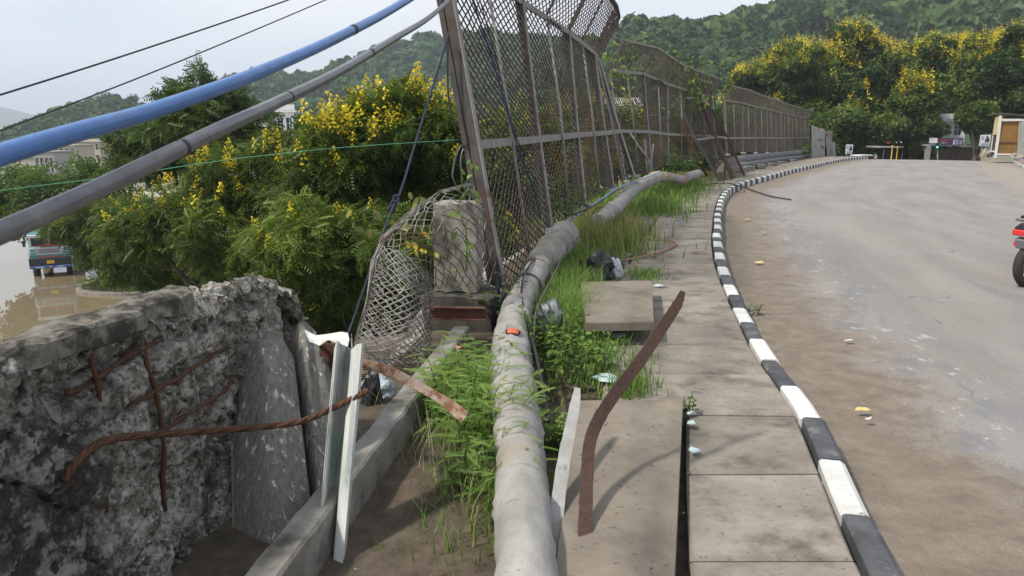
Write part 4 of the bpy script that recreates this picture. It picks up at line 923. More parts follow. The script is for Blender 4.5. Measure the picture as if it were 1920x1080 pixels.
crumple('plastic_wrapper', G(722, 742, -.10), (.07, .05, .09), flat('shiny_wrapper', (.36, .42, .46), .25), 'silvery blue wrapper caught in the wire tangle', 'litter', 9)
crumple('dark_cloth', G(698, 770, -.15), (.07, .06, .17), m_dark, 'black cloth scrap hanging in the wire tangle by the white channel', 'cloth', 6)
def scrap(name, px, py, z, sz, mat, label, cat='litter', group=None, seed=0):
    c = G(px, py, z); k = random.Random(seed + int(px)); q = MB(); n_ = 6
    ring = [c + Vector((math.cos(a) * sz[0] * k.uniform(.6, 1), math.sin(a) * sz[1] * k.uniform(.6, 1), k.uniform(.004, .03))) for a in np.linspace(0, 6.28, n_, endpoint=False)]
    q.add(ring + [p + Vector((0, 0, .004)) for p in ring], [tuple(range(n_))[::-1], tuple(range(n_, 2 * n_))] + [(i, (i + 1) % n_, n_ + (i + 1) % n_, n_ + i) for i in range(n_)])
    return tag(q.build(name, mat), label, cat, group)
scrap('paper_wrapper', 1617, 772, ROADZ + .03, (.06, .03), m_yel, 'yellow paper wrapper lying on the brown road edge')
scrap('paper_scrap', 1627, 789, ROADZ + .03, (.03, .025), m_paper, 'small white scrap just below the yellow wrapper')
scrap('paper_scrap', 1592, 641, ROADZ + .03, (.07, .03), m_paper, 'white paper strip on the dirt in the middle of the road edge')
scrap('paper_wrapper', 1424, 494, ROADZ + .03, (.10, .06), m_yel, 'flattened yellowish wrapper on the dirt near the kerb bend')
scrap('paper_scrap', 1433, 437, ROADZ + .03, (.08, .06), m_paper, 'pale scrap at the edge of the asphalt beyond the kerb bend')
scrap('paper_wrapper', 1402, 413, ROADZ + .03, (.10, .06), m_yel, 'faded orange wrapper beside the kerb where it bends')
for lab, x, y, sz in (('broken pale glass shard beside the crack of the near loose slab', 1297, 800, (.03, .05)), ('large pale shard at the bottom of the crack beside the near loose slab', 1302, 850, (.035, .045)),
                      ('pale shard at the near loose slab corner under the seedling', 1294, 780, (.04, .02)), ('long pale shard under the front edge of the tilted slab', 1152, 633, (.12, .035)),
                      ('wide pale shard in the soil behind the bent brown bar', 1135, 715, (.11, .11)), ('pale shard lying above the wide one in the soil', 1148, 656, (.06, .04)), ('thin pale shard at the far corner of the tilted slab', 1240, 539, (.10, .04))):
    scrap('glass_shard', x, y, .012, sz, m_tile, lab, 'shard', 'pale shards scattered by the loose slabs')
scrap('red_wrapper', 862, 656, .102, (.045, .03), flat('red_wrapper_print', (.5, .16, .13), .5), 'small red and white wrapper on the edge beam')
k = random.Random(4); q = MB()
for _ in range(420):
    s = k.uniform(s_of_y(2.0), s_of_y(24)); u = k.gauss(.75, .45) if k.random() < .7 else k.uniform(-1.9, -.1)
    if -.05 < u < .24: continue
    p = K(s, u, ROADZ + .022 if u > 0 else .012); r_ = k.uniform(.004, .017)
    v = [p + Vector((k.uniform(-1, 1), k.uniform(-1, 1), k.uniform(0, .8))) * r_ for _ in range(4)]; q.add(v, [(0, 1, 2), (0, 2, 3), (0, 3, 1), (1, 3, 2)])
tag(q.build('gravel', m_conc), kind='stuff')
# ------------------------------------------------------------------ foliage
def tmpl_frond(n=6, L=1.0, W=.30, droop=.35, lw=.09):
    V, F = [], []
    for i in range(n):
        t = (i + .7) / n; x = t * L; z = -droop * t * t * L; wl_ = W * (1 - .55 * abs(t - .45) * 1.6)
        for sg in (-1, 1):
            b = len(V); a = Vector((x, 0, z)); tip = Vector((x + .14 * L, sg * wl_, z - .10 * L)); md = (a + tip) / 2; e = Vector((lw * L, -sg * lw * .35 * L, .02))
            V += [tuple(a), tuple(md + e * .5), tuple(tip), tuple(md - e * .5)]; F.append((b, b + 1, b + 2, b + 3))
    return np.array(V), np.array(F)
def tmpl_sprig(n=5, seed=1):
    k = random.Random(seed); V, F = [], []
    for i in range(n):
        b = len(V); an = k.uniform(0, 6.28); el = k.uniform(-.5, .5); d = Vector((math.cos(an), math.sin(an), el)).normalized(); s = d.cross(Vector((k.uniform(-.4, .4), k.uniform(-.4, .4), 1))).normalized() * k.uniform(.20, .3)
        o = d * k.uniform(.0, .35); L = k.uniform(.5, .8)
        V += [tuple(o), tuple(o + d * L * .5 + s), tuple(o + d * L), tuple(o + d * L * .5 - s)]; F.append((b, b + 1, b + 2, b + 3))
    return np.array(V), np.array(F)
def tmpl_panicle(n=34, seed=2):
    k = random.Random(seed); V, F = [], []
    for i in range(n):
        t = k.random(); r_ = (.40 * (1 - t) + .06) * math.sqrt(k.random()); an = k.uniform(0, 6.28); c = Vector((math.cos(an) * r_, math.sin(an) * r_, t)); s = k.uniform(.045, .085)
        x = Vector((k.gauss(0, 1), k.gauss(0, 1), k.gauss(0, 1))).normalized(); y = x.orthogonal().normalized() * s; x = x * s; b = len(V)
        V += [tuple(c - x), tuple(c - y), tuple(c + x), tuple(c + y)]; F.append((b, b + 1, b + 2, b + 3))
    return np.array(V), np.array(F)
FROND, FROND4 = tmpl_frond(6, 1.0, .34, .38, .125), tmpl_frond(4, 1.0, .36, .4, .17)
SPRIG, PANI, PANI2 = tmpl_sprig(4), tmpl_panicle(34), tmpl_panicle(12, 5)
def norm(a): return a / (np.linalg.norm(a, axis=1, keepdims=True) + 1e-9)
def stamp(tm_, pos_, nrm_, size, tang=None, plant_tone=None):
    TV, TF = tm_; n = len(pos_)
    if tang is None: tang = RNG.normal(size=(n, 3))
    N_ = norm(nrm_); T = norm(tang - N_ * np.sum(tang * N_, 1, keepdims=True)); B = np.cross(N_, T)
    sz = np.asarray(size).reshape(-1, 1, 1) if np.ndim(size) else size
    V = pos_[:, None, :] + sz * (TV[None, :, 0:1] * T[:, None, :] + TV[None, :, 1:2] * B[:, None, :] + TV[None, :, 2:3] * N_[:, None, :])
    F = TF[None] + (np.arange(n) * len(TV))[:, None, None]
    rr = np.repeat(plant_tone if plant_tone is not None else RNG.random(n), len(TV))
    return V.reshape(-1, 3), F.reshape(-1, TF.shape[1]), np.clip(rr, 0, 1)
def cat_(parts):
    o = 0; Vs, Fs, Rs = [], [], []
    for V, F, r_ in parts: Vs.append(V); Fs.append(F + o); Rs.append(r_); o += len(V)
    return np.concatenate(Vs), np.concatenate(Fs), np.concatenate(Rs)
def shell(lobes, n, inner=.45, flat_=.85):
    """points on the lobes (cx,cy,cz,r): position, outward direction, lobe tone"""
    L = np.array(lobes); wgt = L[:, 3] ** 2; idx = RNG.choice(len(L), n, p=wgt / wgt.sum())
    d = norm(RNG.normal(size=(n, 3))); rad = 1 - inner * RNG.random(n) ** 1.8
    sub = np.array([noise.noise(Vector(L[i, :3] * .37 + d_ * L[i, 3] * .0 + d_ * 2.3)) for i, d_ in zip(idx, d)])
    rr = L[idx, 3] * rad * (1 + .34 * sub); p = L[idx, :3] + d * rr[:, None] * np.array([1, 1, flat_])
    return p, d, idx
def lobes_px(lst, d, seed, sub=4, spread=.55):
    k = random.Random(seed); out = []
    for it in lst:
        x, y, r_ = it[:3]; dd = (it[3] if len(it) > 3 else d) + k.uniform(-.6, .6); c = P(x, y, dd); rw = r_ / FPX * dd
        out.append((c.x, c.y, c.z, rw * .8))
        for _ in range(sub):
            v = Vector((k.gauss(0, 1), k.gauss(0, 1), k.gauss(.15, 1))).normalized() * rw * k.uniform(.5, .85)
            out.append((c.x + v.x, c.y + v.y, c.z + v.z, rw * k.uniform(.28, .5)))
    return out
def limb(mb, a, b, r0, r1, seed):
    a, b = Vector(a), Vector(b); pts = [a.lerp(b, t) + (noise.noise_vector(Vector((t * 2.2, seed, 1))) * (b - a).length * .09 * math.sin(t * math.pi)) for t in np.linspace(0, 1, 7)]
    mb.tube(pts, [r0 + (r1 - r0) * t for t in np.linspace(0, 1, 7)], 7)
def tree(lobes, base, n, size, leafm, label, bloom=0, bsize=.4, bwhere=None, tm_=FROND, group='trees beyond the bridge', trunk=.2, name='flowering_tree', fork=.45, pani=PANI, up=.35, bn=1.9):
    seed = len(bpy.data.objects); base = Vector(base); root = thing(name, base, label, 'tree', group)
    L = np.array(lobes); cen = Vector(L[:, :3].mean(0)); mb = MB(); top = base.lerp(cen, fork); limb(mb, base, top, trunk, trunk * .72, seed)
    big = [Vector(l_[:3]) for l_ in sorted(lobes, key=lambda q: -q[3])[:14]]
    for i, c in enumerate(big): limb(mb, top.lerp(base, .12 * (i % 3)), c, trunk * .5, trunk * .10, seed + i)
    mb.build('trunk', m_bark, root)
    p, d, idx = shell(lobes, n)
    tone = .42 + .34 * d[:, 2] + RNG.normal(0, .15, n) + (RNG.random(len(lobes)) - .5)[idx] * .5  # lobe tops lighter, undersides darker: light and shade put into leaf tone
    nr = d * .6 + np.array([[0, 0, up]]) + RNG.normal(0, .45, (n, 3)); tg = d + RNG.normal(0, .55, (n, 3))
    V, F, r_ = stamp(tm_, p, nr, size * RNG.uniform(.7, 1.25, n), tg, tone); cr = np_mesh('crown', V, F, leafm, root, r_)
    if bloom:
        p, d, idx = shell(lobes, bloom * 6, .04); s = d[:, 2] * 1.0 + RNG.normal(0, .30, len(p)) + (p[:, 2] - p[:, 2].mean()) / (p[:, 2].std() + 1e-6) * .30 + np.array([.55 * noise.noise(Vector(q * .55)) for q in p]) * bn
        s -= d[:, 1] * .45
        if bwhere is not None: s += bwhere(p)
        o = np.argsort(-s)[:bloom]; p, d = p[o], d[o]; n_ = len(p)
        tg = RNG.normal(size=(n_, 3)); nr = d * .45 + np.array([[0, 0, 1.0]]) + RNG.normal(0, .2, (n_, 3))
        V, F, r_ = stamp(pani, p + d * bsize * .12, nr, bsize * RNG.uniform(.6, 1.3, n_), tg, RNG.uniform(0, 1, n_)); tag(np_mesh('blossom', V, F, m_bloom, cr, r_), kind='stuff')
    return root
def gb(px, d, dx=0.0): q = P(px, 255, d); return Vector((q.x + dx, q.y, WZ + .05))
LG = 'trees below the bridge on the left'
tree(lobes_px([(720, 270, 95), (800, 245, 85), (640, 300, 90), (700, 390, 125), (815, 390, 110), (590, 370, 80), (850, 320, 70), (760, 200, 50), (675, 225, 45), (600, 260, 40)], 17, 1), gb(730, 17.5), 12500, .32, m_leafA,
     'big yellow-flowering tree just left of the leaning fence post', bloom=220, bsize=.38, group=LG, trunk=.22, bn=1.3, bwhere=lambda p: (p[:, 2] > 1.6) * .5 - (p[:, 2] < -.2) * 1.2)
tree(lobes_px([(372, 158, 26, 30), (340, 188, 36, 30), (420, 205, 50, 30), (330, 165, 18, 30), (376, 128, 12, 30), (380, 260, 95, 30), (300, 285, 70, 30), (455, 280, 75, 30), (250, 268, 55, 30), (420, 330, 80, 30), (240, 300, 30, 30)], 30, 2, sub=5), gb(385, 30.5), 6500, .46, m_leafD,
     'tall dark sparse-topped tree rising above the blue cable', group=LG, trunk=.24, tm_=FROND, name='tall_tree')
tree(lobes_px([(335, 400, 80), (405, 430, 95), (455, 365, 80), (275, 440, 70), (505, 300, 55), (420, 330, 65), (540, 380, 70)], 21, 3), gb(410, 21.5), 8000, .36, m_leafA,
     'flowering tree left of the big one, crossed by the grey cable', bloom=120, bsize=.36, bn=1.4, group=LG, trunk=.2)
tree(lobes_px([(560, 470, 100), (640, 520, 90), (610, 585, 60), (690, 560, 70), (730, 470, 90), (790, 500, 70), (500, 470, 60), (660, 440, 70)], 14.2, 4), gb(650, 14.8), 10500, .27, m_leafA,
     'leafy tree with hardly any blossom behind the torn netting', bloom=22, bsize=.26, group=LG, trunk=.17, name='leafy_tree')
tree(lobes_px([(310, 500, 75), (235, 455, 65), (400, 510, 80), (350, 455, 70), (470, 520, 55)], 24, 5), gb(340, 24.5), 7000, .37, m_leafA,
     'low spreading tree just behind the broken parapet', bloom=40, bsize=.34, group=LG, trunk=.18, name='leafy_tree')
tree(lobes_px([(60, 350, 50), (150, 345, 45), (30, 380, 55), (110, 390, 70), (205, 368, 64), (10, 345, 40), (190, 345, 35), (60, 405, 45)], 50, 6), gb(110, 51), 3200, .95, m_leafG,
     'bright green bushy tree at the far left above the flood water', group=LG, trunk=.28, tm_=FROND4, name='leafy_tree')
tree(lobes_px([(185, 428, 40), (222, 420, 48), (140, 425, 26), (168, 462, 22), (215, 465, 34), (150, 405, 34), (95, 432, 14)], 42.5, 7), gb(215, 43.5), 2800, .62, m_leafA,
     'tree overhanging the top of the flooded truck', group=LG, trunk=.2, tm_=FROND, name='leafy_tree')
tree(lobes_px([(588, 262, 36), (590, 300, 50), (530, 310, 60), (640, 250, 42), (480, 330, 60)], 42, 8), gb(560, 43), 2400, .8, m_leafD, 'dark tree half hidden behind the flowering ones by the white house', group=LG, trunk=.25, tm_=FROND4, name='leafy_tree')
FGp = 'trees seen through the mesh fence'
tree(lobes_px([(905, 300, 80), (975, 250, 70), (1030, 310, 90), (930, 390, 90), (1040, 400, 80), (960, 470, 60)], 26, 9), gb(980, 27), 3800, .55, m_leafA, 'flowering tree seen through the near fence panels', bloom=50, bsize=.45, group=FGp, tm_=FROND4)
tree(lobes_px([(1090, 255, 70), (1160, 250, 60), (1120, 320, 80), (1200, 300, 60)], 38, 10), gb(1130, 39), 2800, .75, m_leafA, 'flowering tree seen through the fence above the blue cable', bloom=40, bsize=.6, group=FGp, tm_=FROND4)
tree(lobes_px([(1240, 255, 55), (1300, 240, 60), (1290, 290, 50), (1350, 245, 55), (1400, 250, 50)], 62, 11), gb(1310, 63), 2600, 1.0, m_leafD, 'dark tree seen through the fence behind the kicked-out panels', group=FGp, tm_=FROND4, name='leafy_tree')
tree(lobes_px([(1440, 240, 50), (1490, 250, 45), (1400, 275, 40), (1460, 280, 40), (1540, 260, 45)], 78, 12), gb(1460, 79), 2200, 1.15, m_leafD, 'dark tree seen through the far end of the fence', group=FGp, tm_=FROND4, name='leafy_tree')
# right-hand row beyond the crest
RG = 'row of yellow-topped trees beyond the crest'
rt = [([(1400, 165, 45), (1440, 145, 45), (1380, 205, 40), (1450, 205, 60), (1420, 240, 50)], 88, 'leftmost yellow-topped tree of the row, above the fence end', 60),
      ([(1490, 115, 48), (1530, 150, 60), (1475, 165, 50), (1520, 215, 60), (1560, 120, 40)], 86, 'yellow-topped tree behind the corrugated sheets', 60),
      ([(1600, 95, 50), (1640, 110, 48), (1575, 150, 55), (1640, 165, 60), (1610, 210, 60), (1625, 75, 24)], 84, 'tallest yellow-topped tree in the middle of the row', 70),
      ([(1700, 130, 45), (1670, 175, 48), (1730, 120, 40), (1720, 165, 50)], 90, 'tree with scattered blossom right of the tallest one', 40),
      ([(1770, 115, 48), (1740, 160, 45), (1790, 160, 60), (1800, 110, 38), (1750, 90, 22)], 86, 'yellow-topped tree above the purple shop banner', 45),
      ([(1840, 110, 52), (1825, 160, 60), (1870, 140, 55), (1810, 205, 55), (1850, 200, 60)], 80, 'dark bushy tree above the far white poster board', 42),
      ([(1915, 85, 50), (1895, 130, 55), (1950, 120, 60), (1920, 180, 60), (1960, 60, 40), (1900, 210, 45)], 74, 'rightmost tree, orange-yellow topped, above the kiosk', 70),
      ([(1700, 200, 42), (1735, 190, 36), (1680, 235, 36), (1725, 240, 45), (1712, 165, 26), (1735, 270, 28)], 74, 'lighter green tree with yellow top standing in front of the row', 42),
      ([(1590, 230, 45), (1560, 255, 42), (1625, 250, 40), (1600, 275, 32)], 78, 'low dark tree by the small poster at the road crest', 8),
      ([(1832, 232, 22), (1812, 218, 20), (1850, 226, 26), (1838, 208, 24)], 71, 'small dark tree with a bare trunk between the shop and the white poster board', 0)]
for k, (ls, d, lab, bl) in enumerate(rt):
    q = P(sum(l_[0] for l_ in ls) / len(ls), 255, d); q.z = -3.6
    tree(lobes_px(ls, d, 20 + k, sub=6), q, 12500 if k < 8 else 6500, .50, m_leafA if k % 2 else m_leafD, lab, bloom=bl * 9, bsize=.85, group=RG, trunk=.26, tm_=SPRIG, pani=PANI2, fork=.5, bn=4.5, bwhere=lambda p: .5 * (p[:, 2] > np.quantile(p[:, 2], .6)), name='flowering_tree' if bl > 10 else 'leafy_tree')
# ------------------------------------------------------------------ hills and their woods
m_hleaf2 = LEAF('blue_green_hill_leaf', (.016, .046, .016), (.034, .086, .026), (.07, .135, .036), .2, .7)
def hill(name, sil, D, depth, label, wood_label, leafm, crown, dens, zbase=-8.0, front=.55, quad=.85):
    X = []; 
    for x, y in sil: q = P(x, y, D); X.append((q.x, q.z))
    xs = np.linspace(X[0][0], X[-1][0], 60); zs = np.interp(xs, [a for a, _ in X], [b_ for _, b_ in X])
    prof = [(0, 0), (.12, .16), (.3, .42), (.5, .66), (.7, .85), (.85, .95), (1, 1.0), (1.15, .97), (1.5, .7), (2.2, .2), (2.8, 0)]
    def hh(x, t):
        z = np.interp(x, xs, zs); f = np.interp(t, [a for a, _ in prof], [b_ for _, b_ in prof])
        return zbase + max(0, (z - zbase)) * f + 5 * crown / 12 * noise.noise(Vector((x * .016 * 12 / crown, t * 6, 2))) * min(1, t * 4) * (.35 if .8 < t < 1.2 else 1) - .55 * crown * (1 if t > .02 else 0)
    rows = [[Vector((x * (1 + (t - 1) * depth / D * .5), D + (t - 1) * depth, hh(x, t))) for x in xs] for t in [0, .1, .2, .3, .4, .5, .6, .7, .8, .9, 1, 1.15, 1.5, 2.2, 2.8]]
    tag(MB().sheet(rows, None).build(name, m_hill), label, kind='structure')
    if not dens: return
    pts = []
    n = dens; xx = RNG.uniform(xs[0], xs[-1], n); tt = RNG.uniform(.12, 1.04, n) ** .8
    xr = RNG.uniform(xs[0], xs[-1], n // 4); xx = np.concatenate([xx, xr]); tt = np.concatenate([tt, RNG.uniform(.93, 1.02, len(xr))])
    cs, ds, tn, sz = [], [], [], []
    for x, t in zip(xx, tt):
        c = crown * .5 * random.uniform(.6, 1.25) * (1.25 if random.random() < .12 else 1); z = hh(x, t) + c * .75
        tone = random.uniform(.0, .8); m_ = 210
        d = norm(RNG.normal(size=(m_, 3))); d[:, 2] = np.abs(d[:, 2]) * 1.0 - .25
        lump = np.array([noise.noise(Vector((a[0] * 2.1 + x, a[1] * 2.1 + t * 50, a[2] * 2.1))) for a in d])
        p = np.array([x * (1 + (t - 1) * depth / D * .5), D + (t - 1) * depth, z]) + d * c * (1 + .4 * lump)[:, None] * np.array([1, 1, .9])
        cs.append(p); ds.append(d); tn.append(tone + .3 * d[:, 2] * 1 + RNG.normal(0, .12, m_)); sz.append(np.full(m_, c * .46) * RNG.uniform(.7, 1.3, m_))  # upward side of each crown painted lighter, as if lit from above
    p, d, tn, sz = np.concatenate(cs), np.concatenate(ds), np.concatenate(tn), np.concatenate(sz)
    ok = d[:, 1] < .45; p, d, tn, sz = p[ok], d[ok], tn[ok], sz[ok]
    Q4 = (np.array([(-.5, -.3, 0), (.1, -.55, .1), (.6, .1, 0), (-.05, .5, -.08)]), np.array([(0, 1, 2, 3)]))
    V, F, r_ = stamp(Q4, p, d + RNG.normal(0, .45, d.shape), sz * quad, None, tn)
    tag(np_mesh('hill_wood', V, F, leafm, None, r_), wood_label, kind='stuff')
hill('hill', [(980, 150), (1060, 110), (1120, 92), (1165, 76), (1200, 62), (1228, 60), (1290, 64), (1340, 58), (1380, 46), (1430, 30), (1470, 20), (1530, 10), (1600, -5), (1700, -30), (1850, -60), (2000, -80), (2200, -90), (2500, -60)], 360, 200, 'steep wooded hill behind the right-hand trees', 'dense wood on the right-hand hill', m_leafH, 12, 1350)
hill('hill', [(330, 260), (400, 190), (455, 158), (500, 146), (560, 156), (610, 152), (660, 128), (710, 108), (770, 96), (830, 82), (900, 76), (1000, 80), (1100, 86), (1200, 100), (1300, 140)], 620, 300, 'hazy wooded hill behind the near fence', 'wood on the hazy middle hill', m_hleaf2, 15, 1000)
hill('hill', [(36, 290), (50, 276), (65, 258), (95, 232), (130, 221), (165, 198), (200, 200), (225, 192), (255, 196), (300, 212), (360, 232), (440, 250)], 420, 130, 'small dark wooded hill at the left behind the cables', 'wood on the small dark left hill', m_hleaf2, 9, 420)
hill('hill', [(-500, 230), (-300, 190), (-160, 178), (-60, 185), (0, 194), (35, 203), (70, 213), (95, 210), (120, 206), (150, 222), (210, 240), (330, 240), (500, 236), (700, 245), (1000, 250)], 3100, 300, 'far blue hill at the left edge', '', None, 20, 0)
# single trees that stand out on the skylines
def small_tree(px, py, d, h_px, w_px, label, grp, tall=False):
    k = len(bpy.data.objects); hr, wr = h_px / FPX * d, w_px / FPX * d; c = P(px, py, d); lob = [(c.x + random.uniform(-.3, .3) * wr, c.y, c.z + hr * random.uniform(-.05, .35), wr * random.uniform(.28, .42)) for _ in range(7)]
    base = Vector((c.x, c.y, c.z - hr * .9)); root = thing('skyline_tree', base, label, 'tree', grp); mb = MB(); limb(mb, base, c, wr * .05, wr * .03, k); mb.build('trunk', m_bark, root)
    p, dd, idx = shell(lob, 420, .4); V, F, r_ = stamp(SPRIG, p, dd + RNG.normal(0, .4, dd.shape), wr * .16, None, .35 + .25 * dd[:, 2] + RNG.normal(0, .15, 420)); np_mesh('crown', V, F, m_hleaf2, root, r_)  # crown tone rises with upward direction: top light painted in
SK = 'single trees on the skylines'
for a in ((1240, 52, 372, 22, 16, 'round tree standing highest on the left shoulder of the right hill'), (1226, 56, 372, 18, 20, 'spreading tree just left of the round one on the right hill shoulder'), (1275, 62, 368, 24, 44, 'broad crown right of the round tree on the right hill shoulder'),
          (1350, 52, 365, 26, 28, 'tree bump where the right hill begins to climb'), (812, 78, 625, 26, 34, 'tree clump on top of the middle hill beside the leaning post'), (205, 196, 424, 24, 40, 'broad tree on the small dark hill at the left'), (248, 192, 424, 22, 24, 'tree at the right end of the small dark hill'),
          (108, 217, 424, 24, 22, 'tree on the left shoulder of the small dark hill'), (172, 194, 424, 18, 16, 'thin tree between the crowns of the small dark hill'), (1196, 62, 372, 16, 22, 'small tree at the left foot of the right hill skyline')):
    small_tree(*a, SK)
# ------------------------------------------------------------------ weeds and grass
def weed(name, base, n, h, spread, leaf, label, cat='weed', group='weeds along the footpath edge', tm_=FROND, fl=.10, per=11, lean=(0, 0), stemm=None):
    base = Vector(base); root = thing(name, base, label, cat, group); pts, nr, tg, sz, rn = [], [], [], [], []; mb = MB()
    for i in range(n):
        a = random.uniform(0, 6.28); r_ = spread * math.sqrt(random.random()); b = base + Vector((math.cos(a) * r_, math.sin(a) * r_ * 1.3, 0)); hh = h * random.uniform(.55, 1.1); tip = b + Vector((math.cos(a) * r_ * .5 + lean[0] * hh + random.gauss(0, .12) * hh, math.sin(a) * r_ * .5 + lean[1] * hh + random.gauss(0, .12) * hh, hh))
        md = b.lerp(tip, .5) + Vector((random.gauss(0, .05), random.gauss(0, .05), .06)) * hh; st = catmull([b, md, tip], 4); mb.tube(st, [.004 * (1 - .7 * q / 8) for q in range(len(st))], 4, cap=False)
        for j in range(per):
            t = .22 + .78 * j / (per - 1); f = t * (len(st) - 1); q = st[int(min(f, len(st) - 2))].lerp(st[int(min(f, len(st) - 2)) + 1], f - int(min(f, len(st) - 2)))
            an = j * 2.4 + a; dv = Vector((math.cos(an), math.sin(an), .35 + .3 * t)); pts.append(q); tg.append(dv); nr.append(Vector((random.gauss(0, .25), random.gauss(0, .25), 1))); sz.append(fl * random.uniform(.7, 1.2) * (1.15 - .55 * t)); rn.append(.25 + .55 * t + random.gauss(0, .15))
    tag(mb.build('stems', m_leafW, root), kind='stuff')
    V, F, r_ = stamp(tm_, np.array([list(p) for p in pts]), np.array([list(p) for p in nr]), np.array(sz), np.array([list(p) for p in tg]), np.array(rn)); tag(np_mesh('leaves', V, F, leaf, root, r_), kind='stuff')
    return root
FEATHER = tmpl_frond(9, 1.0, .20, .15, .055)
BROAD = (np.array([(0, 0, 0), (.3, .26, .03), (.72, .22, 0), (1, 0, -.12), (.72, -.22, 0), (.3, -.26, .03)]), np.array([(0, 1, 2, 5), (5, 2, 3, 4)]))
weed('feathery_weed', P(888, 725, 4.35) + Vector((0, 0, -.24)), 50, .50, .21, m_leafW, 'tall feathery bright green weed between the edge beam and the near duct', tm_=FEATHER, fl=.17, per=20)
weed('feathery_weed', P(905, 800, 3.75) + Vector((0, 0, -.14)), 34, .42, .18, m_leafW, 'feathery weed spilling over the left side of the near duct', tm_=FEATHER, fl=.16, per=13, lean=(.25, -.1))
weed('feathery_weed', P(915, 880, 3.2) + Vector((0, 0, -.10)), 22, .28, .15, m_leafW, 'lowest clump of feathery weed at the near left side of the duct', tm_=FEATHER, fl=.13, per=10, lean=(.2, -.1))
weed('feathery_weed', P(858, 790, 3.9) + Vector((0, 0, -.20)), 16, .34, .12, m_leafW, 'feathery weed growing close against the right face of the edge beam', tm_=FEATHER, fl=.15, per=11)
weed('broadleaf_weed', P(1040, 690, 4.75) + Vector((0, 0, -.05)), 34, .30, .28, m_leafG, 'dark broad-leaved weeds between the near duct and the soil patch', tm_=BROAD, fl=.075, per=9)
weed('broadleaf_weed', P(1020, 640, 5.4) + Vector((0, 0, -.05)), 24, .34, .2, m_leafG, 'broad-leaved weeds pressed against the duct below the grey sack', tm_=BROAD, fl=.075, per=9)
weed('broadleaf_weed', P(1095, 680, 4.9) + Vector((0, 0, -.05)), 20, .24, .2, m_leafW, 'light green weeds in front of the wide pale shard', tm_=BROAD, fl=.065, per=8)
weed('broadleaf_weed', P(1035, 815, 3.75) + Vector((0, 0, -.06)), 9, .2, .09, m_leafW, 'small leafy weed between the duct and the grey metal strip', tm_=FROND4, fl=.10, per=7)
weed('seedling', G(1289, 775, .0), 5, .13, .03, m_leafG, 'seedling sprouting from the crack beside the near loose slab', tm_=BROAD, fl=.045, per=5)
weed('vine_plant', P(930, 590, 6.3), 7, .35, .16, m_leafG, 'leafy creeper under the white bracket of the fence post', tm_=BROAD, fl=.11, per=5)
weed('vine_plant', P(905, 590, 6.6), 9, .5, .3, m_leafD, 'dark creeper beside the pedestal behind the near duct', tm_=BROAD, fl=.10, per=6)
weed('roadside_weed', G(1402, 590, ROADZ), 9, .12, .10, m_leafG, 'low green weed growing at the foot of the striped kerb', tm_=BROAD, fl=.05, per=6)
weed('bush', P(1275, 318, 21.5) + Vector((0, 0, -.05)), 30, .6, .55, m_leafG, 'low green bush among the ducts below the fence middle section', tm_=BROAD, fl=.18, per=7, cat='bush')
weed('bush', P(1065, 408, 9.8), 16, .5, .35, m_leafG, 'green leafy clump at the fence foot beyond the torn sleeve', tm_=BROAD, fl=.13, per=7, cat='bush')
def grass(px_list, n, h, spread, leafm, label, wd=.006, lean=.5, z0=-.05):
    pts, cen = [], []
    V, F, Rn = [], [], []
    for i in range(n):
        x, y, zz = random.choice(px_list); b = G(x, y, zz) + Vector((random.gauss(0, spread), random.gauss(0, spread * 1.6), 0)); hh = h * random.uniform(.45, 1.15); a = random.uniform(0, 6.28); l_ = lean * random.uniform(.2, 1.0) * hh
        dv = Vector((math.cos(a), math.sin(a), 0)); s = Vector((-dv.y, dv.x, 0)) * wd * random.uniform(.7, 1.3); k = len(V)
        for t in (0, .45, .8, 1.0):
            c = b + dv * l_ * t * t + Vector((0, 0, hh * (t - .18 * t * t))); w_ = 1 - t * .92
            V += [tuple(c - s * w_), tuple(c + s * w_)]
        for j in range(3): F.append((k + 2 * j, k + 2 * j + 1, k + 2 * j + 3, k + 2 * j + 2))
        r_ = random.gauss(.5, .22); Rn += [r_ - .1, r_ - .1, r_, r_, r_ + .1, r_ + .1, r_ + .2, r_ + .2]
    return tag(np_mesh('grass', V, F, leafm, None, np.clip(Rn, 0, 1)), label, kind='stuff')
grass([(1110, 445, .0), (1130, 455, 0), (1090, 440, 0), (1150, 440, 0), (1120, 425, 0), (1100, 470, 0)], 2600, .50, .30, m_leafY, 'yellow green grass clump beyond the black bag', .010)
grass([(1060, 560, 0), (1065, 590, 0), (1055, 530, 0), (1060, 620, 0), (1050, 600, 0), (1075, 500, 0), (1078, 545, 0)], 2600, .34, .13, m_leafW, 'tall green grass left of the tilted slab', .006, .8)
grass([(1105, 450, 0), (1085, 430, 0), (1140, 452, 0), (1120, 470, 0)], 1500, .36, .34, m_leafW, 'green grass mixed into the yellow clump', .010, .8)
grass([(1185, 385, 0), (1210, 375, 0), (1235, 365, 0), (1250, 355, 0), (1195, 395, 0), (1225, 355, 0), (1260, 345, 0)], 5200, .36, .5, m_leafW, 'low green grass along the second duct', .015, .8)
grass([(1300, 335, 0), (1320, 330, 0), (1285, 345, 0)], 900, .25, .5, m_leafY, 'brownish grass under the kicked-out panels', .018, .8)
grass([(1090, 640, 0), (1110, 655, 0), (1080, 610, 0)], 500, .16, .12, m_leafW, 'short grass in front of the tilted slab', .006, .9)
grass([(1186, 735, 0), (1190, 720, 0), (1175, 740, 0)], 240, .17, .06, m_leafW, 'grass tuft growing from the soil behind the bent bar', .005, .7)
grass([(1155, 640, 0), (1120, 690, 0), (1100, 720, 0), (1150, 690, 0)], 600, .10, .14, m_leafW, 'short grass on the soil patch', .005, .8)
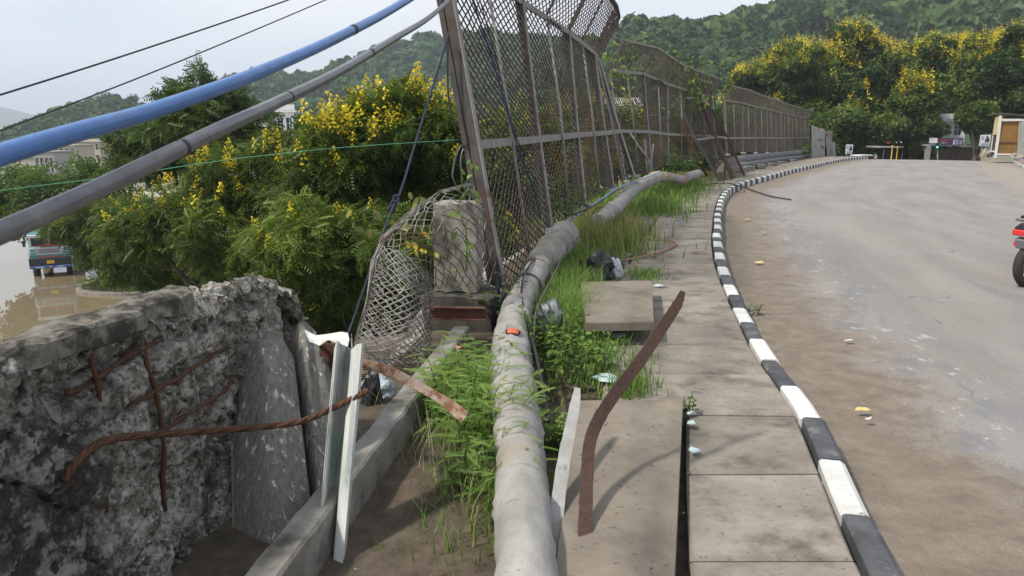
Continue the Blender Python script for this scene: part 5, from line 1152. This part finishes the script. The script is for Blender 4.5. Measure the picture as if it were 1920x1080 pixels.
grass([(1215, 515, 0), (1200, 520, 0)], 300, .12, .12, m_leafW, 'grass by the far corner of the tilted slab', .006, .8)
grass([(760, 880, -.2), (800, 870, -.2), (720, 900, -.2), (840, 900, -.2), (780, 930, -.2), (880, 940, -.15)], 190, .42, .14, m_leafS, 'thin straw stalks beside the edge beam', .0032, .7)
grass([(1010, 960, -.05), (1030, 1010, -.05), (1050, 960, -.05), (900, 1000, -.1), (850, 1000, -.15)], 500, .16, .12, m_leafW, 'short grass by the near end of the duct', .004, .8)
# creepers on the netting and on the fence
def creeper(pts, n, sz, label, leafm=m_leafG, spread=.12, strand=True, grp='creepers on the fence and netting'):
    Q = catmull([P(*p) for p in pts], 8); root = thing('creeper', Q[0], label, 'creeper', grp)
    if strand: MB().tube([wob(p, 3, .05) for p in Q], .005, 5).build('stem', m_leafW, root)
    p = np.array([list(random.choice(Q) + Vector((random.gauss(0, spread), random.gauss(0, spread * .4), random.gauss(0, spread)))) for _ in range(n)])
    if n <= 20:
        for q_ in p:
            V, F, r_ = stamp(BROAD, np.array([q_]), np.array([[.1, -.8, .5]]) + RNG.normal(0, .4, (1, 3)), sz * RNG.uniform(.6, 1.2, 1), RNG.normal(0, .5, (1, 3)) + np.array([[0, -.2, -.7]]), RNG.uniform(.2, 1, 1)); np_mesh('leaf', V, F, leafm, root, r_)
        return
    V, F, r_ = stamp(BROAD, p, np.array([[.1, -.8, .5]]) + RNG.normal(0, .4, (n, 3)), sz * RNG.uniform(.6, 1.2, n), RNG.normal(0, .5, (n, 3)) + np.array([[0, -.2, -.7]]), RNG.uniform(.2, 1, n)); np_mesh('leaves', V, F, leafm, root, r_)
creeper([(870, 330, 6.3), (868, 368, 6.0), (862, 395, 5.7), (876, 440, 5.5), (872, 505, 5.6)], 13, .085, 'bright green creeper leaves on top of the torn netting hood', m_leafW, .05)
creeper([(885, 300, 6.7), (879, 340, 6.6), (876, 370, 6.4)], 8, .07, 'creeper stem hanging beside the leaning fence post', m_leafW, .03)
creeper([(660, 415, 7.5), (700, 405, 7.2), (740, 410, 6.8), (770, 412, 6.4), (790, 360, 6.2)], 16, .12, 'pale creeper leaves on a twig left of the knotted rope', m_leafY, .10)
creeper([(790, 440, 6.2), (782, 470, 6.2), (795, 480, 6.2)], 10, .08, 'yellowing leaves behind the netting hood', LEAF('autumn_leaf', (.5, .22, .02), (.6, .34, .03), (.5, .5, .08)), .06)
creeper([(1140, 80, 18.0), (1142, 110, 18.0), (1138, 150, 17.9), (1150, 200, 17.9)], 80, .11, 'vine hanging down the left end of the middle fence section', m_leafW, .22)
creeper([(1178, 82, 19.2), (1172, 105, 19.2), (1160, 125, 19.0), (1150, 150, 18.6)], 90, .11, 'vine spread across the cranked mesh of the middle fence section', m_leafW, .26)
creeper([(1252, 120, 24.6), (1275, 128, 26), (1300, 140, 27.5), (1325, 152, 29.0)], 260, .15, 'thick vine along the top rail above the kicked-out panels', m_leafG, .40)
creeper([(1290, 160, 27.5), (1305, 180, 28.0), (1300, 200, 28)], 50, .2, 'vine leaves on the mesh of the kicked-out panels', m_leafW, .3)
creeper([(1515, 262, 60), (1520, 275, 58), (1516, 285, 58)], 60, .3, 'vine beside the far end post of the fence', m_leafG, .5)
# ------------------------------------------------------------------ island, bushes, stakes, truck
IS = [(-26.3, 42.6), (-25.6, 41.4), (-24.3, 40.7), (-22.6, 40.4), (-21, 40.8), (-19.6, 42), (-19, 46), (-20, 52), (-24.5, 53), (-25.2, 47.5), (-26.2, 44.5)]
def ringmesh(ring, z0, z1, off):
    c = Vector((sum(p[0] for p in ring) / len(ring), sum(p[1] for p in ring) / len(ring), 0)); R2 = catmull([Vector((x, y, 0)) for x, y in ring + ring[:1]], 5)[:-1]; n_ = len(R2); q = MB()
    def sc_(p, k): d = (p - c); return c + d * (1 - k / d.length)
    vs_ = [p + Vector((0, 0, z0)) for p in R2] + [p + Vector((0, 0, z1)) for p in R2] + [sc_(p, off) + Vector((0, 0, z1)) for p in R2]
    q.add(vs_, [(i, (i + 1) % n_, n_ + (i + 1) % n_, n_ + i) for i in range(n_)] + [(n_ + i, n_ + (i + 1) % n_, 2 * n_ + (i + 1) % n_, 2 * n_ + i) for i in range(n_)])
    return q, [sc_(p, off) for p in R2]
q, inn = ringmesh(IS, WZ - .4, WZ + .16, .28)
tag(q.build('island_kerb', m_conc), 'pale curved kerb of the planted island in the flood water', 'kerb')
tag(MB().add([p + Vector((0, 0, WZ + .15)) for p in inn], [tuple(range(len(inn)))]).build('island_soil', m_soil), 'soil of the planted island', kind='structure')
V_, F_, R_ = [], [], []
pts = []
while len(pts) < 1500:
    x, y = random.uniform(-26.5, -19), random.uniform(40.5, 53)
    k = sum(1 for i in range(len(inn)) if (inn[i].y > y) != (inn[(i + 1) % len(inn)].y > y) and x < (inn[(i + 1) % len(inn)].x - inn[i].x) * (y - inn[i].y) / (inn[(i + 1) % len(inn)].y - inn[i].y) + inn[i].x)
    if k % 2: pts.append((x, y, WZ + .2 + random.random() ** 1.5 * (.4 + .9 * max(0, min(1, (x + 26) / 3)))))
p = np.array(pts); n_ = len(p); V, F, r_ = stamp(FROND4, p, RNG.normal(0, .4, (n_, 3)) + np.array([[0, 0, 1]]), .55 * RNG.uniform(.6, 1.2, n_), None, RNG.uniform(.2, 1, n_))
tag(np_mesh('island_plants', V, F, m_leafG, None, r_), 'green ground cover on the island beside the truck', kind='stuff')
for lab, px, py, d, r0 in (('rounded bush at the right side of the island', 245, 515, 43.5, 40), ('bush behind the truck on the island', 175, 485, 46, 26)):
    c = P(px, py, d); L = lobes_px([(px, py, r0), (px - r0 * .6, py + 10, r0 * .6), (px + r0 * .7, py + 6, r0 * .7)], d, 61); root = thing('bush', Vector((c.x, c.y, WZ + .1)), lab, 'bush', 'bushes on the island')
    p, dd, idx = shell(L, 1300); V, F, r_ = stamp(FROND4, p, dd + RNG.normal(0, .5, dd.shape), .42, None, .5 + .25 * dd[:, 2] + RNG.normal(0, .2, len(p))); np_mesh('foliage', V, F, m_leafG, root, r_)  # bush tops painted lighter to imitate light from above
stk = thing('stake_fence', P(190, 500, 46), 'row of weathered wooden stakes behind the island plants', 'fence')
for k, (x, y0, y1) in enumerate(((172, 474, 500), (182, 472, 502), (190, 474, 506), (199, 480, 508), (207, 482, 512), (216, 480, 512))):
    MB().beam(P(x, y1, 45.5 - k * .25), P(x - 1, y0, 45.5 - k * .25), .22, .10, (1, 0, 0)).build('stake', m_bark, stk)
# truck, facing the camera
TX = Matrix.Translation(G(99, 522, WZ - .12)) @ Matrix.Rotation(R(26), 4, 'Z')
tr = thing('truck', TX @ Vector((0, 0, 0)), 'teal, white and black truck standing in the brown flood water', 'truck')
t_teal = flat('teal_truck_paint', (.10, .30, .32), .5); t_wht = flat('white_truck_paint', (.62, .64, .64), .5); t_blk = flat('black_truck_paint', (.03, .032, .04), .5); t_blue = flat('blue_bumper_paint', (.05, .10, .34), .5)
t_red = flat('red_truck_paint', (.5, .07, .05), .5); t_yel = flat('yellow_plate', (.7, .42, .03), .5); t_chr = flat('bright_metal', (.6, .6, .6), .3, .6); t_brown = flat('brown_cargo_body', (.27, .17, .10), .8); t_lens = flat('lamp_lens', (.6, .62, .6), .15)
def tb(name, *boxes, mat=None, parent=tr, bev=.03):
    q = MB(TX)
    for c, s in boxes: q.box(c, s, bev=bev)
    return q.build(name, mat, parent)
# local: -y is forward (towards camera), x right
cab = tb('cab', ((0, 1.0, 1.55), (2.3, 1.9, 1.1)), ((0, 1.15, 2.45), (2.25, 1.6, .75)), ((0, 1.05, 2.93), (2.3, 1.9, .16)), mat=t_teal)
tb('windscreen', ((0, .33, 2.45), (1.95, .05, .60)), mat=m_glass, parent=cab, bev=0)
tb('screen_pillar', ((0, .30, 2.45), (.07, .05, .62)), ((-1.02, .32, 2.45), (.10, .08, .66)), ((1.02, .32, 2.45), (.10, .08, .66)), mat=t_wht, parent=cab, bev=.01)
tb('visor', ((0, .12, 2.86), (2.2, .5, .10)), ((0, -.10, 2.80), (2.2, .05, .16)), mat=t_wht)
tb('grille_frame', ((0, .03, 1.62), (1.25, .06, .08)), ((0, .03, 2.02), (1.25, .06, .08)), ((-.62, .03, 1.82), (.07, .06, .46)), ((.62, .03, 1.82), (.07, .06, .46)), mat=t_wht)
g = tb('grille', ((0, .045, 1.82), (1.2, .04, .36)), mat=t_blk, bev=0)
for k in range(6): tb('grille_bar', ((0, .015, 1.68 + k * .056), (1.16, .03, .022)), mat=t_chr, parent=g, bev=0)
for s in (-1, 1):
    tb('side_panel', ((s * .9, .03, 1.82), (.42, .06, .52)), mat=t_wht); tb('vent_panel', ((s * .9, -.01, 1.9), (.30, .03, .16)), ((s * .9, -.01, 1.68), (.30, .03, .14)), mat=t_teal, bev=0)
    q = MB(TX); q.tube([(s * .88, -.02, 1.20), (s * .88, .06, 1.20)], .13, 14); q.build('headlight', t_lens, tr)
    mr = tb('mirror', ((s * 1.34, .15, 2.35), (.16, .08, .42)), mat=t_blk); q = MB(TX); q.tube([(s * 1.12, .3, 2.55), (s * 1.34, .15, 2.55)], .015, 5); q.build('mirror_arm', t_blk, mr)
    w_ = MB(TX); w_.tube([(s * .78, 1.0, .5), (s * 1.10, 1.0, .5)], .5, 20); wh = w_.build('wheel', t_blk, tr); q = MB(TX); q.tube([(s * 1.0, 1.0, .5), (s * 1.12, 1.0, .5)], .24, 12); q.build('rim', t_wht, wh)
    w_ = MB(TX); w_.tube([(s * .60, 5.4, .5), (s * 1.12, 5.4, .5)], .5, 20); wh = w_.build('wheel', t_blk, tr)
tb('red_trim', ((0, -.02, 1.44), (1.3, .05, .06)), ((0, -.02, 2.17), (1.9, .04, .05)), mat=t_red, bev=0)
tb('red_badge', ((0, -.04, 2.24), (.26, .05, .20)), mat=t_red)
bp = tb('bumper', ((0, -.02, 1.14), (2.35, .22, .50)), mat=t_blk)
tb('bumper_stripe', ((0, -.06, .80), (2.35, .22, .16)), mat=t_blue, parent=bp); tb('bumper_lettering', ((-.6, -.185, .80), (.45, .01, .06)), ((.55, -.185, .80), (.4, .01, .06)), ((0, -.185, .82), (.14, .01, .08)), mat=t_wht, parent=bp, bev=0)
tb('number_plate', ((.02, -.145, 1.12), (.42, .02, .22)), mat=t_yel, bev=0)
tb('cargo_body', ((0, 4.7, 1.15), (2.4, 5.4, .18)), ((-1.18, 4.7, 1.9), (.08, 5.4, 1.4)), ((1.18, 4.7, 1.9), (.08, 5.4, 1.4)), ((0, 2.05, 2.2), (2.4, .1, 2.0)), ((0, 7.4, 1.9), (2.4, .08, 1.4)), mat=t_brown)
tb('roof_rack', ((0, .8, 3.10), (2.1, .04, .10)), ((-.9, .8, 3.06), (.05, .05, .18)), ((.9, .8, 3.06), (.05, .05, .18)), ((0, .8, 3.06), (.05, .05, .18)), mat=t_wht, bev=0)
# ------------------------------------------------------------------ buildings
def house(label, px0, px1, py_top, py_bot, d, depth, wallm, floors, bays, rot=0.0, roofm=None, slab=True, base_z=None, group=None, name='house'):
    a, b_ = P(px0, py_top, d), P(px1, py_top, d); W_ = (b_ - a).length; zt = a.z; zb = base_z if base_z is not None else P(px0, py_bot, d).z; H_ = zt - zb
    X = Matrix.Translation(Vector(((a.x + b_.x) / 2, d + depth / 2, zb))) @ Matrix.Rotation(rot, 4, 'Z'); root = thing(name, X @ Vector((0, 0, 0)), label, 'building', group)
    fh = H_ / floors; q = MB(X); q.box((0, .12, H_ / 2), (W_ - .1, depth - .3, H_ - .02)); 
    # piers and bands stand proud of the recessed core so that window openings have depth
    bw = W_ / bays; fy = -depth / 2
    for f in range(floors):
        q.box((0, fy + .08, f * fh + fh * .14), (W_, .22, fh * .28)); q.box((0, fy + .08, f * fh + fh * .90), (W_, .22, fh * .20))
        for k in range(bays + 1): q.box((-W_ / 2 + k * bw + (.13 * bw if k == 0 else -.13 * bw if k == bays else 0), fy + .085, f * fh + fh * .54), (bw * .26 if k in (0, bays) else bw * .30, .20, fh * .53))
    q.build('wall', wallm, root)
    for f in range(floors):
        for k in range(bays):
            x = -W_ / 2 + (k + .5) * bw; wn_ = MB(X).box((x, fy + .215, f * fh + fh * .54), (bw * .66, .03, fh * .50)); o = wn_.build('window', m_glass, root)
            MB(X).box((x, fy + .17, f * fh + fh * .54), (.05, .04, fh * .5)).box((x, fy + .165, f * fh + fh * .60), (bw * .66, .03, .05)).build('window_frame', m_wallw, o)
    if slab: MB(X).box((0, -.1, H_ + .09), (W_ + .6, depth + .5, .18)).box((0, -depth / 2 - .1, H_ + .5), (W_ + .3, .12, .55)).build('roof_slab', roofm or wallm, root)
    else: MB(X).add([(-W_ / 2 - .4, -depth / 2 - .5, H_), (W_ / 2 + .4, -depth / 2 - .5, H_), (W_ / 2 + .4, depth / 2, H_ + 1.2), (-W_ / 2 - .4, depth / 2, H_ + 1.2), (-W_ / 2 - .4, -depth / 2 - .5, H_ + .1), (W_ / 2 + .4, -depth / 2 - .5, H_ + .1), (W_ / 2 + .4, depth / 2, H_ + 1.3), (-W_ / 2 - .4, depth / 2, H_ + 1.3)],
                     [(3, 2, 1, 0), (4, 5, 6, 7), (0, 1, 5, 4), (1, 2, 6, 5), (2, 3, 7, 6), (3, 0, 4, 7)]).build('roof', roofm or m_corr, root)
    return root
HL = 'distant houses at the left'
house('cream four-bay block seen under the blue cable at the left', 98, 140, 273, 292, 170, 8, m_wall, 2, 4, group=HL, base_z=-8)
house('longer cream building beside the four-bay block under the blue cable', 138, 186, 266, 292, 185, 9, m_wall, 3, 5, group=HL, base_z=-8)
house('low grey one-storey building at the far left, lowest under the blue cable', 62, 100, 285, 298, 160, 8, m_wallg, 1, 4, group=HL, base_z=-8)
house('white flat-roofed house peeping out above the grey cable', 506, 540, 210, 262, 78, 7, m_wallw, 4, 2, .15, group=HL, base_z=-7.4)
house('pale building half hidden among leaves under the grey cable', 448, 500, 246, 300, 72, 7, m_wallw, 3, 3, .1, group=HL, base_z=-7.4)
house('small white house high on the middle hill', 806, 828, 146, 154, 545, 8, m_wallw, 1, 3, group='houses on the hills', slab=False, roofm=m_roofr)
house('small pale house low on the right hill above the fence', 1360, 1376, 90, 97, 300, 5, m_wallw, 1, 2, group='houses on the hills', slab=False)
house('small brown house on the right hill', 1404, 1418, 80, 92, 300, 5, flat('brick_wall', (.22, .11, .08), .9), 2, 2, group='houses on the hills', slab=False, roofm=m_roofr)
house('white building seen through the mesh below the fence vines', 1136, 1198, 199, 232, 70, 8, m_wallw, 3, 4, group='buildings behind the fence', base_z=-7.4)
house('white building seen through the mesh behind the kicked-out panels', 1238, 1322, 216, 262, 72, 8, m_wallw, 2, 6, group='buildings behind the fence', base_z=-7.4)
house('grey building half hidden by the tree above the flooded lane', 215, 300, 440, 505, 58, 6, m_wallw, 2, 4, group='buildings behind the fence', base_z=-7.4)
# shops beyond the crest
EZ = -2.6
house('white two-storey building with barred windows above the dark shop', 1738, 1812, 228, 300, 75.5, 6, m_wallw, 3, 3, base_z=EZ, group='buildings beyond the crest')
X = P(1776, 262, 72); sh = thing('shop', Vector((X.x, X.y, EZ)), 'dark shop front with a purple banner beyond the road crest', 'shop')
def pxbox(name, x0, y0, x1, y1, d, th, mat, parent, ang=0.0, bev=0):
    ym, xm = (y0 + y1) / 2, (x0 + x1) / 2; a, b_ = P(x0, ym, d), P(x1, ym, d); a.z = P(xm, y0, d).z; b_.z = P(xm, y1, d).z; c = (a + b_) / 2
    return MB().box(c + Vector((0, th / 2, 0)), (abs(b_.x - a.x), th, abs(a.z - b_.z)), None, bev=bev).build(name, mat, parent)
m_shop = flat('dark_shop_interior', (.03, .026, .024), .8); m_shut = MAT('brown_shutter', (.055, .035, .028), (.09, .06, .05), 3, .7, .1)
pxbox('wall', 1738, 276, 1822, 330, 73, 4, m_shop, sh)
for k in range(6): pxbox('shutter', 1760 + k * 10, 277, 1769 + k * 10, 330, 72.9, .06, m_shut, sh)
pxbox('awning', 1734, 270, 1826, 273.5, 71.8, 1.4, m_corr, sh)
bn = pxbox('banner', 1760, 259, 1806, 272, 71.7, .08, flat('purple_banner', (.075, .055, .14), .6), sh)
m_bred, m_bwh, m_blil = flat('banner_red', (.6, .08, .06), .6), flat('banner_white', (.6, .6, .62), .6), flat('banner_lilac', (.28, .26, .42), .6)
for (x0, y0, x1, y1, mm) in ((1764, 262, 1768, 266, m_bred), (1769, 261.5, 1774, 264.5, m_bred), (1775, 262.5, 1781, 264, m_bred), (1766, 267, 1772, 268.6, m_bwh), (1774, 266.5, 1779, 268, m_bred), (1787, 262, 1791, 271, m_bwh), (1793, 261, 1797, 271, m_blil), (1799, 263, 1804, 271, m_blil)):
    pxbox('banner_print', x0, y0, x1, y1, 71.66, .02, mm, bn)
pxbox('signboard', 1743, 258.5, 1758, 268.5, 71.7, .1, m_wallw, sh); pxbox('side_column', 1737, 274, 1743, 330, 71.6, .5, m_steel, sh)
s2 = thing('stall', P(1672, 290, 73) + Vector((0, 0, -2)), 'low open stall with a pale flat roof under the trees', 'stall')
pxbox('roof', 1650, 274, 1694, 277, 73, 3, m_corr, s2); pxbox('back_wall', 1646, 268, 1704, 330, 75.5, .2, m_shop, s2)
for x in (1655, 1690): pxbox('post', x, 277, x + 1.2, 330, 73.1, .15, m_steel_d, s2)
pxbox('red_sign', 1664, 266, 1670, 269, 73.3, .1, m_bred, s2)
yp = thing('yellow_post', P(1672, 300, 71), 'yellow goal-shaped post in front of the stall', 'post')
my = flat('yellow_paint', (.62, .45, .04), .5)
pxbox('upright', 1671, 272, 1672.1, 320, 71, .12, my, yp); pxbox('upright', 1681, 274, 1681.7, 320, 71, .12, my, yp); pxbox('crossbar', 1671, 276, 1681.7, 276.8, 70.9, .1, my, yp)
tl = thing('traffic_light', P(1757.5, 300, 70), 'small traffic light showing green by the dark shop', 'traffic light')
MB().tube([P(1758, 320, 70), P(1758, 268, 70)], .07, 8).build('pole', m_steel, tl); pxbox('signal_head', 1755.5, 268, 1760.5, 281, 69.8, .2, m_dark, tl, bev=.02)
m, n, l, b = nodes('green_lamp'); m_lit = m; b.inputs['Base Color'].default_value = (.05, .5, .35, 1); b.inputs['Emission Color'].default_value = (.1, .85, .6, 1); b.inputs['Emission Strength'].default_value = .7
q = MB(); c = P(1758, 276, 69.7); q.tube([c + Vector((0, 0, 0)), c + Vector((0, .1, 0))], .085, 14); q.build('green_lens', m_lit, tl)
def board(label, x0, y0, x1, y1, d, legs, lean=0.0):
    root = thing('poster_board', P((x0 + x1) / 2, legs, d), label, 'poster board', 'white poster boards with a dark figure')
    pn = pxbox('panel', x0, y0, x1, y1, d, .06, flat('white_poster', (.62, .62, .64), .6), root, bev=.01); w_ = x1 - x0; h = y1 - y0
    dk, bl = flat('poster_black', (.03, .03, .035), .6), flat('poster_blue_grey', (.28, .28, .42), .6)
    q = MB()
    def bx(u0, v0, u1, v1, m_): pxbox('poster_print', x0 + w_ * u0, y0 + h * v0, x0 + w_ * u1, y0 + h * v1, d - .02, .012, m_, pn)
    bx(.62, .10, .80, .28, dk); bx(.55, .30, .90, .62, dk); bx(.48, .40, .58, .66, dk); bx(.08, .14, .42, .20, bl); bx(.08, .26, .40, .31, bl); bx(.08, .38, .36, .43, bl); bx(0.02, .74, .98, .80, bl); bx(.06, .86, .94, .92, bl)
    for x in (x0 + w_ * .12, x1 - w_ * .12): pxbox('leg', x - .6, y1, x + .6, legs, d + .02, .06, m_steel, root)
board('small white poster board at the left end of the road crest', 1586, 271, 1599, 289, 66, 296)
board('white poster board beside the kiosk at the right', 1838, 253, 1857, 274, 58, 296)
# pale car roof at the crest
cr = thing('parked_car', P(1614, 300, 72), 'pale car showing only its roof beyond the road crest', 'car')
X = Matrix.Translation(P(1614, 300, 74) + Vector((0, 0, -.9))) @ Matrix.Rotation(R(20), 4, 'Z')
q = MB(X); prof = [(-2.0, .35), (-2.05, .75), (-1.3, .9), (-.7, 1.42), (.7, 1.45), (1.35, .95), (2.0, .85), (2.05, .35)]
q.add([(x, -.8 + (.12 if z > 1.2 else 0), z) for x, z in prof] + [(x, .8 - (.12 if z > 1.2 else 0), z) for x, z in prof], [tuple(range(8))[::-1], tuple(range(8, 16))] + [(i, (i + 1) % 8, 8 + (i + 1) % 8, 8 + i) for i in range(8)])
q.build('body', t_wht, cr); MB(X).box((0, 0, 1.18), (1.9, 1.52, .3)).build('window', m_glass, cr)
for x in (-1.25, 1.25):
    for y in (-.72, .72): MB(X).tube([(x, y - .1, .32), (x, y + .1, .32)], .32, 14).build('wheel', t_blk, cr)
# ------------------------------------------------------------------ kiosk and things on the right
m_kioskp = MAT('orange_brown_panel', (.17, .085, .022), (.25, .13, .034), 2, .6, .1); m_sign = flat('pale_yellow_sign', (.62, .48, .22), .6)
KD = 50.0
kq = P(1866, 296, KD); KX = Matrix.Translation(Vector((kq.x, kq.y, kq.z))) @ Matrix.Rotation(R(-16), 4, 'Z')
kk = thing('kiosk', kq, 'yellow-panelled roadside kiosk with a white corner post and sloping roof', 'kiosk')
def kb(name, c, s, mat, parent=kk, rot=None): return MB(KX).box(c, s, rot).build(name, mat, parent)
kb('corner_post', (.0, 0, 1.42), (.14, .14, 2.84), m_white); kb('corner_post', (2.9, .0, 1.35), (.12, .12, 2.7), m_steel_d); kb('corner_post', (.28, 1.76, 1.35), (.12, .12, 2.7), m_white)
for k in range(2): kb('upper_panel', (.72 + k * 1.12, .06, 1.72), (1.08, .04, 1.45), m_kioskp)
for k in range(14): kb('lower_board', (.16 + k * .19, .07 - .012 * (k % 2), .66), (.165, .035, .78), m_kioskp)
kb('rail', (1.45, .0, 1.02), (2.75, .05, .05), m_rust); kb('sill', (1.45, -.06, .24), (2.9, .22, .10), m_white); kb('fascia', (1.45, -.08, 2.52), (2.9, .08, .16), m_white)
kb('side_wall', (.14, .90, 1.25), (.05, 1.65, 2.1), m_shut, rot=Matrix.Rotation(R(-9), 3, 'Z')); kb('side_sign', (.04, .78, 2.15), (.06, 1.3, 1.2), m_sign, rot=Matrix.Rotation(R(-9), 3, 'Z')); kb('side_sill', (.10, .9, .42), (.16, 1.8, .1), m_white, rot=Matrix.Rotation(R(-9), 3, 'Z'))
kb('roof', (1.9, .9, 2.78), (4.0, 2.3, .07), m_steel_d, rot=Matrix.Rotation(R(5), 3, 'Y')); kb('floor', (1.3, .9, .2), (2.7, 1.7, .08), m_shut)
corr('corrugated_sheet', (1907, 299, 46.5), (1935, 303, 43.5), (1911, 229, 46.5), (1936, 226, 43.5), m_corr, 'white corrugated sheet leaning beside the kiosk at the right edge', 'corrugated sheets at the right edge', pitch=.2)
def boulder(label, px, py, d, sz, seed): return crumple('boulder', P(px, py, d), sz, MAT('boulder_stone' + str(seed), (.22, .19, .15), (.38, .34, .28), 3, .9, .5), label, 'rock', seed, 'stones by the kiosk')
boulder('big rounded boulder at the roadside left of the kiosk', 1848, 295, 52, (.30, .28, .36), 4)
boulder('small dark stone under the kiosk sill', 1901, 297, 47, (.2, .2, .22), 7)
boulder('flat brown stone in front of the corrugated sheet', 1914, 297, 44, (.3, .22, .14), 9)
# ------------------------------------------------------------------ motorcycle, mostly outside the right edge
c = G(1928, 540, ROADZ); MX = Matrix.Translation(c) @ Matrix.Rotation(R(20), 4, 'Z')
mt = thing('motorcycle', c, 'red and black motorcycle cut by the right edge, its rear wheel and tail in view', 'motorcycle')
m_red = flat('red_bike_paint', (.50, .03, .03), .3); m_rub = flat('tyre_rubber', (.03, .028, .026), .85); m_rim = flat('alloy', (.35, .34, .33), .35, .7); m_tl = flat('red_tail_lens', (.65, .04, .04), .2); m_blk2 = flat('black_bike_plastic', (.03, .03, .034), .35)
def wheel(x):
    RW_ = .285; q = MB(MX); Nn = 36; rows = []
    for i in range(Nn + 1):
        a = 2 * math.pi * i / Nn; rows.append([Vector((x + math.cos(a) * (RW_ - .045 + .05 * math.cos(b_)), .052 * math.sin(b_), RW_ + math.sin(a) * (RW_ - .045 + .05 * math.cos(b_)))) for b_ in np.linspace(0, 2 * math.pi, 13)])
    q.sheet(rows, None); w_ = q.build('wheel', m_rub, mt)
    q = MB(MX); q.tube([(x + math.cos(a) * .205, 0, RW_ + math.sin(a) * .205) for a in np.linspace(0, 2 * math.pi, 33)], .022, 8, cap=False)
    for k in range(6):
        a = k * math.pi / 3; q.tube([(x + math.cos(a) * .05, 0, RW_ + math.sin(a) * .05), (x + math.cos(a + .1) * .20, .0, RW_ + math.sin(a + .1) * .20)], [.018, .011], 6)
    q.tube([(x, -.08, RW_), (x, .08, RW_)], .055, 14); q.build('rim', m_rim, w_)
    q = MB(MX); q.tube([(x, .052, RW_), (x, .058, RW_)], .12, 20); q.build('brake_disc', m_rim, w_)
wheel(0); wheel(1.27)
q = MB(MX); q.beam((0, -.1, .30), (.52, -.1, .36), .04, .06).beam((0, .1, .30), (.52, .1, .36), .04, .06); q.build('swingarm', m_blk2, mt)
for s in (-.12, .12): MB(MX).tube([(.12, s, .36), (.26, s, .68)], .032, 10).build('shock_absorber', m_red, mt)
q = MB(MX); q.sheet([[Vector((math.cos(a) * .335, y, .285 + math.sin(a) * .335)) for y in (-.075, -.04, .04, .075)] for a in np.linspace(R(55), R(118), 10)], None); q.build('rear_mudguard', m_blk2, mt)
def loft(secs, name, mat, n=14, parent=mt):
    q = MB(MX); rows = []
    for x, z, wy, hz in secs: rows.append([Vector((x, wy * math.copysign(abs(math.sin(a)) ** .7, math.sin(a)), z + hz * math.copysign(abs(math.cos(a)) ** .7, math.cos(a)))) for a in np.linspace(0, 2 * math.pi, n + 1)])
    q.sheet(rows, None); q.f.append(list(range(n))); q.mi.append(0); q.sm.append(False); q.f.append([(len(secs) - 1) * (n + 1) + k for k in range(n)][::-1]); q.mi.append(0); q.sm.append(False); return q.build(name, mat, parent)
loft([(-.25, .715, .10, .05), (-.16, .72, .13, .08), (.1, .70, .14, .09), (.35, .66, .13, .08), (.5, .62, .10, .07)], 'tail_cowl', m_blk2)
loft([(-.20, .86, .08, .03), (.05, .86, .12, .05), (.3, .80, .13, .04), (.45, .76, .13, .04), (.68, .76, .10, .04)], 'seat', m_dark)
loft([(.62, .84, .09, .06), (.78, .88, .15, .10), (.95, .88, .15, .10), (1.08, .86, .09, .07)], 'fuel_tank', m_red)
loft([(.02, .66, .135, .05), (.2, .64, .145, .06), (.40, .60, .14, .05)], 'side_panel', m_red)
MB(MX).box((-.262, 0, .685), (.05, .20, .07), bev=.012).build('tail_light', m_tl, mt)
MB(MX).tube([(.02, -.14, .80), (-.18, -.13, .83), (-.25, 0, .84), (-.18, .13, .83), (.02, .14, .80)], .018, 8).build('grab_rail', m_rim, mt)
MB(MX).box((-.20, 0, .56), (.10, .17, .13), Matrix.Rotation(R(-14), 3, 'Y'), bev=.02).build('lower_tail', flat('grey_bike_plastic', (.16, .16, .165), .5), mt)
MB(MX).box((-.235, .07, .55), (.03, .05, .05), bev=.01).build('reflector', m_tl, mt)
MB(MX).box((.62, 0, .42), (.36, .24, .34), bev=.05).build('engine', m_rim, mt)
MB(MX).tube([(.85, -.14, .30), (.5, -.17, .24), (.15, -.18, .34), (-.22, -.19, .42)], [.025, .03, .05, .055], 12).build('exhaust', m_rim, mt)
for s in (-.09, .09): MB(MX).tube([(1.27, s, .285), (1.02, s, .95)], .026, 8).build('fork', m_rim, mt)
MB(MX).tube([(.88, -.34, 1.02), (1.0, -.18, 1.03), (1.02, 0, 1.0), (1.0, .18, 1.03), (.88, .34, 1.02)], .014, 8).build('handlebar', m_blk2, mt)
loft([(1.05, .90, .05, .05), (1.12, .90, .10, .11), (1.2, .89, .09, .10)], 'headlamp', m_blk2)
q = MB(MX); q.sheet([[Vector((1.27 + math.cos(a) * .325, y, .285 + math.sin(a) * .325)) for y in (-.06, .06)] for a in np.linspace(R(35), R(150), 10)], None); q.build('front_mudguard', m_red, mt)
